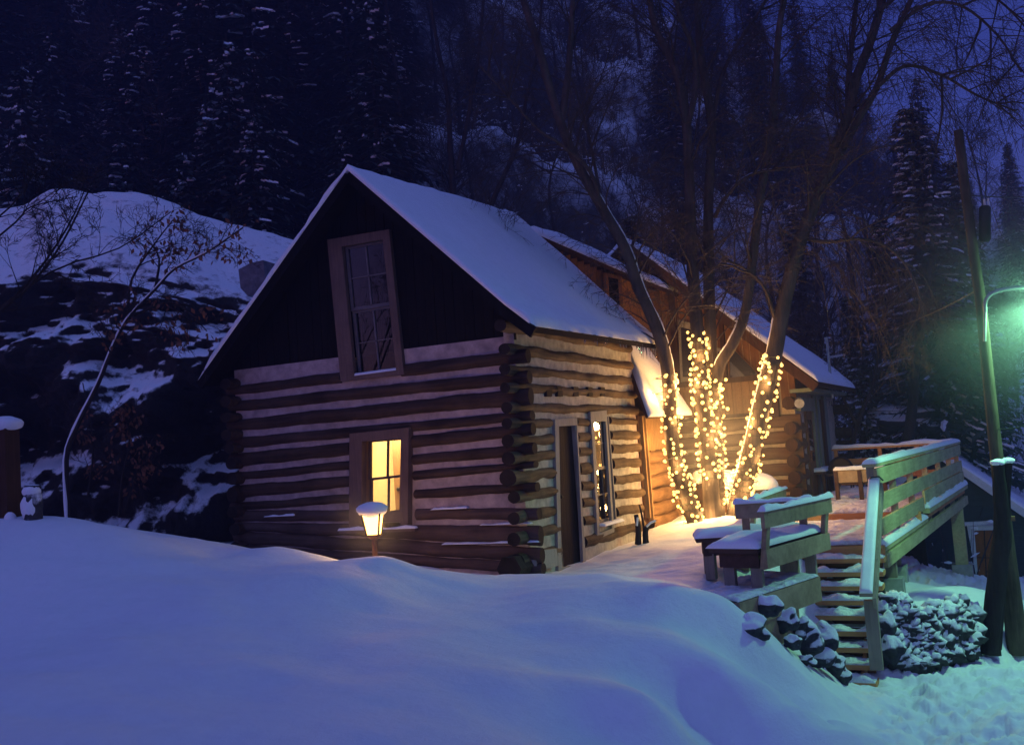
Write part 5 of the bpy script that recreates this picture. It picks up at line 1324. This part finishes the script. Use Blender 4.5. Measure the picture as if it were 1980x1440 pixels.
bare_tree('dark bare tree forking in a V behind the cabin roof ridge', [([(878, 400), (872, 300), (865, 180), (850, 110), (835, 20), (830, -60)], 30, 31, 14, 5), ([(885, 330), (905, 230), (925, 110), (935, 0), (940, -60)], 30, 31, 10, 5)], 30, G_B)
bare_tree('dark bare tree leaning right over the rear end of the cabin ridge', [([(935, 430), (965, 360), (1000, 280), (1018, 190), (1040, 90), (1050, -40)], 29, 30, 12, 4)], 34, G_B)
bare_tree('thin bare tree left of the V shaped one', [([(770, 400), (775, 280), (768, 150), (750, 40), (745, -60)], 36, 37, 11, 4)], 30, G_B)
bare_tree('bare tree in front of the boulders right of the lodge', [([(1748, 900), (1765, 780), (1772, 690), (1790, 600), (1800, 500)], 28, 28, 24, 10), ([(1768, 720), (1800, 680), (1850, 640)], 28, 27.5, 8, 3)], 30, G_B)
bare_tree('thin bare tree just right of the lodge eave', [([(1640, 890), (1665, 800), (1690, 740), (1700, 660), (1720, 560)], 27, 27, 11, 4), ([(1660, 830), (1620, 740), (1610, 640)], 27, 27.6, 8, 3)], 40, G_B)
bare_tree('bare shrubby tree by the far end of the deck railing', [([(1880, 900), (1890, 800), (1870, 720), (1880, 620)], 30, 30, 10, 3), ([(1880, 880), (1930, 790), (1960, 720)], 30, 30.5, 8, 3)], 46, G_B)
bare_tree('snow lined crooked little tree with brown leaves before the rock outcrop', [([(132, 1010), (128, 890), (146, 830), (190, 742), (214, 682), (246, 618), (300, 560), (338, 520), (400, 488), (470, 440)], 16.5, 16.0, 11, 3), ([(246, 618), (255, 540), (300, 470), (335, 425)], 16.3, 16.2, 7, 2), ([(260, 610), (320, 585), (360, 600), (400, 640)], 16.3, 15.8, 7, 2), ([(300, 560), (308, 500), (290, 470)], 16.2, 16.4, 6, 2)], 17, None, BARKD, (4, 3, 2), 'small_tree', (.5, 1.1), .35, .026, 420, .05)
bare_tree('leafless shrub whose long bare boughs reach in from the left edge', [([(-90, 700), (0, 603), (60, 550), (120, 470), (170, 372)], 12.5, 12.8, 8, 3), ([(-60, 660), (60, 540), (130, 440), (165, 365)], 12.6, 13, 7, 2), ([(-60, 640), (100, 525), (230, 480), (330, 410)], 12.9, 13.4, 5, 2), ([(-80, 520), (30, 430), (60, 400), (150, 380)], 12.3, 12.9, 5, 2), ([(-60, 460), (20, 400), (70, 330)], 12.3, 12.6, 5, 2)], 17, None, BARKD, (4, 3, 2), 'shrub', (.4, .9), .3, None, 0, .0)
bare_tree('low brown leaved bush clinging to the dark rock behind the snowbank', [([(230, 1000), (235, 930), (250, 850), (240, 780)], 17.5, 17.5, 6, 2), ([(240, 990), (270, 900), (300, 840)], 17.5, 17.2, 5, 2), ([(170, 960), (180, 860), (160, 740)], 17.8, 18, 5, 2)], 22, None, BARKD, (4, 3, 2), 'bush', (.4, .9), .2, None, 330, .1)
# bare hillside trees, copies of two
def hill_bare(seed, lab):
    random.seed(seed); T = thing('bare_tree', lab, 'tree', C0, 'bare trees scattered over the hillside'); tw = Twigs(); H = 8
    tr = [A(0, 0, -.5), A(U(-.2, .2), U(-.2, .2), 3), A(U(-.5, .5), U(-.5, .5), 6), A(U(-.6, .6), U(-.6, .6), H)]
    P = smooth_path(tr, 4); m = MB(); m.tube(P, radii(len(P), .13, .02), 6); m.build('trunk', BARKD, T, True)
    for b in range(26):
        i = random.randint(3, len(P)-2); grow(tw, P[i], nrm(A(U(-1, 1), U(-1, 1), U(.2, 1.0))), U(1.2, 2.6), .03, 0, .05, .2, (5, 4), 2, .010)
    tw.build('branches', BARKT, T); return T
LAB_B = 'bare leafless tree among the conifers on the snowy hillside'
rs = random.getstate(); hb = [hill_bare(5, LAB_B), hill_bare(6, LAB_B)]; random.seed(31); first = set()
for i in range(150):
    s = U(30, 84); px = U(650, 1980) if i % 4 else U(-100, 700); t = (px-990)/FPX*s; x, y = st(s, t); z = hill_z(s, t)-.3; k = i % 2
    if k not in first: first.add(k); hb[k].location = (x, y, z)
    else: copy_tree(hb[k], (x, y, z), U(0, 6), U(.6, 1.1))
random.setstate(rs)
# leafless brush and saplings too many to count, over the whole slope
def make_brush():
    rnd = np.random.default_rng(77); V = []; SV = []
    for i in range(5200):
        s_ = rnd.uniform(27, 88); px = rnd.uniform(-150, 2050)
        if px < 780 and rnd.random() < .5: continue
        t = (px-990)/FPX*s_; x, y = st(s_, t); z = hill_z(s_, t); h = rnd.uniform(.8, 3.4); c = A(x, y, z-.1)
        for k in range(rnd.integers(5, 11)):
            d = nrm(A(rnd.normal(0, .38), rnd.normal(0, .38), 1)); q = c+A(rnd.normal(0, .25), rnd.normal(0, .25), 0)+d*h*rnd.uniform(0, .45); l = h*rnd.uniform(.3, .7); w = RGT3*rnd.uniform(.010, .028)
            V.append([q-w, q+w, q+d*l+w*.3, q+d*l-w*.3])
            if rnd.random() < .55:
                e = q+d*l*rnd.uniform(.2, 1); a = A(rnd.normal(0, .22), rnd.normal(0, .22), rnd.uniform(-.05, .12)); SV.append([e, e+a*.5+A(0, 0, .05), e+a, e+a*.5-A(0, 0, .03)])
    m = MB(); nV = len(V); m.v = [tuple(v) for q in V+SV for v in q]; m.f = [(4*i, 4*i+1, 4*i+2, 4*i+3) for i in range(nV+len(SV))]; m.m = [0]*nV+[1]*len(SV)
    o = m.build('hillside_brush', [BARKT, SNOW]); o['kind'] = 'stuff'
RGT3 = A(RGT[0], RGT[1], 0)
make_brush()
# ---------------------------------------------------------------- utility pole with lamp, cut trunks, wires
def make_pole():
    D = 13.4; pts = [(1853, 252), (1868, 380), (1884, 500), (1896, 580), (1908, 700), (1921, 830), (1936, 960), (1950, 1090), (1966, 1235), (1969, 1262)]; ws = [17, 18, 19, 20, 21, 23, 26, 31, 40, 42]
    P = px_path(pts, D, D); b = P[-2]
    T = thing('utility_pole', 'tall wooden utility pole with a transformer and a green glowing street lamp arm', 'utility pole', b)
    m = MB(); m.tube(P, [w/2*D/FPX for w in ws], 14, 0, None, .02); m.build('pole', POLEM, T, True)
    A_ = px_path([(1905, 602), (1905, 585), (1912, 572), (1928, 563), (1955, 558), (1985, 555)], D-.16, D-.30)
    m = MB(); m.tube(smooth_path(A_, 4), [.028]*21, 8); m.tube([A_[0], dep((1904, 660), D-.13)], [.02, .02], 6); ar = m.build('lamp_arm', STEEL, T, True)
    h = dep((2009, 550), D-.30); m = MB(); m.sphere(h+A(.05, 0, .03), .16, 0, 14, 9, (1.3, 1, .5)); m.build('lamp_head', STEEL, ar, True)
    m = MB(); m.sphere(h+A(.05, 0, -.04), .10, 0, 12, 8, (1.2, 1, .8)); m.build('lamp_glass', MERCURY, ar, True)
    lamp('lamp_light', h+A(.05, 0, -.16), (.32, 1.0, .50), 520, .12, ar, 172, h+A(-.05, .1, -2)); lamp('lamp_glow', h+A(.05, 0, -.04), (.30, 1.0, .50), 190, .16, ar)
    m = MB(); c = [dep((1900, y), D-.10) for y in (398, 402, 462, 468)]; c = [p+A(RGT[0], RGT[1], 0)*.03 for p in c]; m.tube(c, [.05, .075, .075, .055], 12); tf = m.build('transformer', IRON, T, True)
    m = MB(); m.tube([c[0], c[0]+A(0, 0, .09)], [.018, .012], 6); m.tube([c[1]+A(.05, 0, 0), c[1]+A(.05, 0, .12)], [.015, .01], 6); m.build('bushing', WHITE, tf)
    m = MB()
    def wire(a, b, da, db, sag, r=.008):
        p, q = dep(a, da), dep(b, db); m.tube([lerp(p, q, k/10)-A(0, 0, sag*4*(k/10)*(1-k/10)) for k in range(11)], [r]*11, 4)
    wire((1872, 378), (2100, 372), D, D+3, .05); wire((1900, 555), (1598, 650), D, 26, .25, .006); wire((1920, 830), (2050, 800), D, D-1, .05, .006)
    m.build('wires', RUBBER, T)
    m = MB(); m.box(*[v for k in range(3) for v in (dep((1958, 1002), D-.2)[k]-.03, dep((1958, 1002), D-.2)[k]+.03)]); m.build('meter_tag', TANZ, T)
    return T
make_pole()
def cut_trunk(label, pts, ws, D, cap):
    P = px_path(pts, D, D); T = thing('cut_trunk', label, 'tree trunk', P[-1], 'lopped trunks by the pole')
    m = MB(); m.tube(smooth_path(P, 3), list(np.interp(np.linspace(0, len(ws)-1, (len(ws)-1)*3+1), range(len(ws)), [w/2*D/FPX for w in ws])), 12, 0, None, .10); m.build('trunk', BARKD, T, True)
    m = MB(); m.sphere(P[0]+A(0, 0, .01), cap, 0, 14, 9, (1.1, 1, .6), .2, 1.5); m.build('snow_cap', SNOW, T, True)
cut_trunk('thick dark lopped trunk with a snow cap left of the utility pole', [(1929, 896), (1934, 960), (1938, 1030), (1930, 1100), (1921, 1180), (1914, 1240), (1912, 1262)], [22, 27, 32, 34, 34, 38, 42], 13.0, .085)
cut_trunk('slender snow capped trunk forking off between the pole and the thick lopped trunk', [(1949, 892), (1945, 960), (1944, 1040), (1940, 1130), (1932, 1255)], [17, 17, 16, 13, 9], 13.05, .075)

# antler-like forked stump by the cabin corner
def make_forked_wood():
    b = onX((1248, 1046), .25); g = ground_z(b[0], b[1]); s = proj_s = 17.2/FPX
    T = thing('forked_stump', 'forked snow lined pieces of wood standing at the cabin corner by the lean-to', 'wood pieces', (b[0], b[1], g))
    for pts, w in (([(1234, 1052), (1234, 1020), (1230, 995)], 13), ([(1249, 1050), (1248, 1028), (1254, 1015)], 13), ([(1246, 1030), (1242, 1000), (1236, 975)], 5), ([(1252, 1020), (1258, 1012), (1267, 1010)], 6)):
        P = px_path(pts, 17.0, 17.0); m = MB(); m.tube(smooth_path(P, 3), radii(len(pts)*3-2, w/2*s, w/3*s), 8, 0, None, .08); m.build('branch_piece', BARKD, T, True)
    m = MB()
    for pts in ([(1268, 1006), (1258, 1010), (1250, 1018)], [(1231, 1016), (1233, 1000)]): P = px_path(pts, 16.9, 16.9); m.tube(P, [.02]*len(P), 6)
    m.build('snow_line', SNOW, T, True)
make_forked_wood()

# ---------------------------------------------------------------- cold dusk air, and halo volumes added round the lamps
def make_haze(density):
    m = bpy.data.materials.new('haze_air'); m.use_nodes = True; nt = m.node_tree; nt.nodes.clear()
    o_ = nt.nodes.new('ShaderNodeOutputMaterial'); v = nt.nodes.new('ShaderNodeVolumePrincipled')
    v.inputs['Color'].default_value = (.42, .52, 1.0, 1); v.inputs['Density'].default_value = density; v.inputs['Anisotropy'].default_value = 0.25
    nt.links.new(v.outputs[0], o_.inputs['Volume'])
    b = MB(); b.box(-140, 120, -60, 175, -12, 95); h = b.build('haze', m); h['kind'] = 'stuff'; h.display_type = 'WIRE'
make_haze(0.0032)
def make_halo(c, r, density):  # added scattering ball that imitates the bloom round a lamp
    m = bpy.data.materials.new('lamp_halo_volume'); m.use_nodes = True; nt = m.node_tree; nt.nodes.clear()
    o_ = nt.nodes.new('ShaderNodeOutputMaterial'); v = nt.nodes.new('ShaderNodeVolumeScatter')
    v.inputs['Color'].default_value = (.9, .95, 1.0, 1)
    mp = coords(nt, (1/r, 1/r, 1/r)); g = nd(nt, 'ShaderNodeTexGradient', gradient_type='QUADRATIC_SPHERE'); nt.links.new(mp, g.inputs[0])
    ml = nd(nt, 'ShaderNodeMath', operation='MULTIPLY'); nt.links.new(g.outputs['Fac'], ml.inputs[0]); ml.inputs[1].default_value = density; nt.links.new(ml.outputs[0], v.inputs['Density'])
    nt.links.new(v.outputs[0], o_.inputs['Volume'])
    b = MB(); b.sphere(c, r, 0, 24, 16); h = b.build('lamp_halo', m, None, True, loc=c); h['kind'] = 'stuff'
make_halo(dep((2006, 545), 13.1), 2.5, 0.13)
make_halo(dep((722, 1008), 12.75), .75, 0.30)
make_halo(dep((1385, 850), 18.6), 2.3, 0.07)
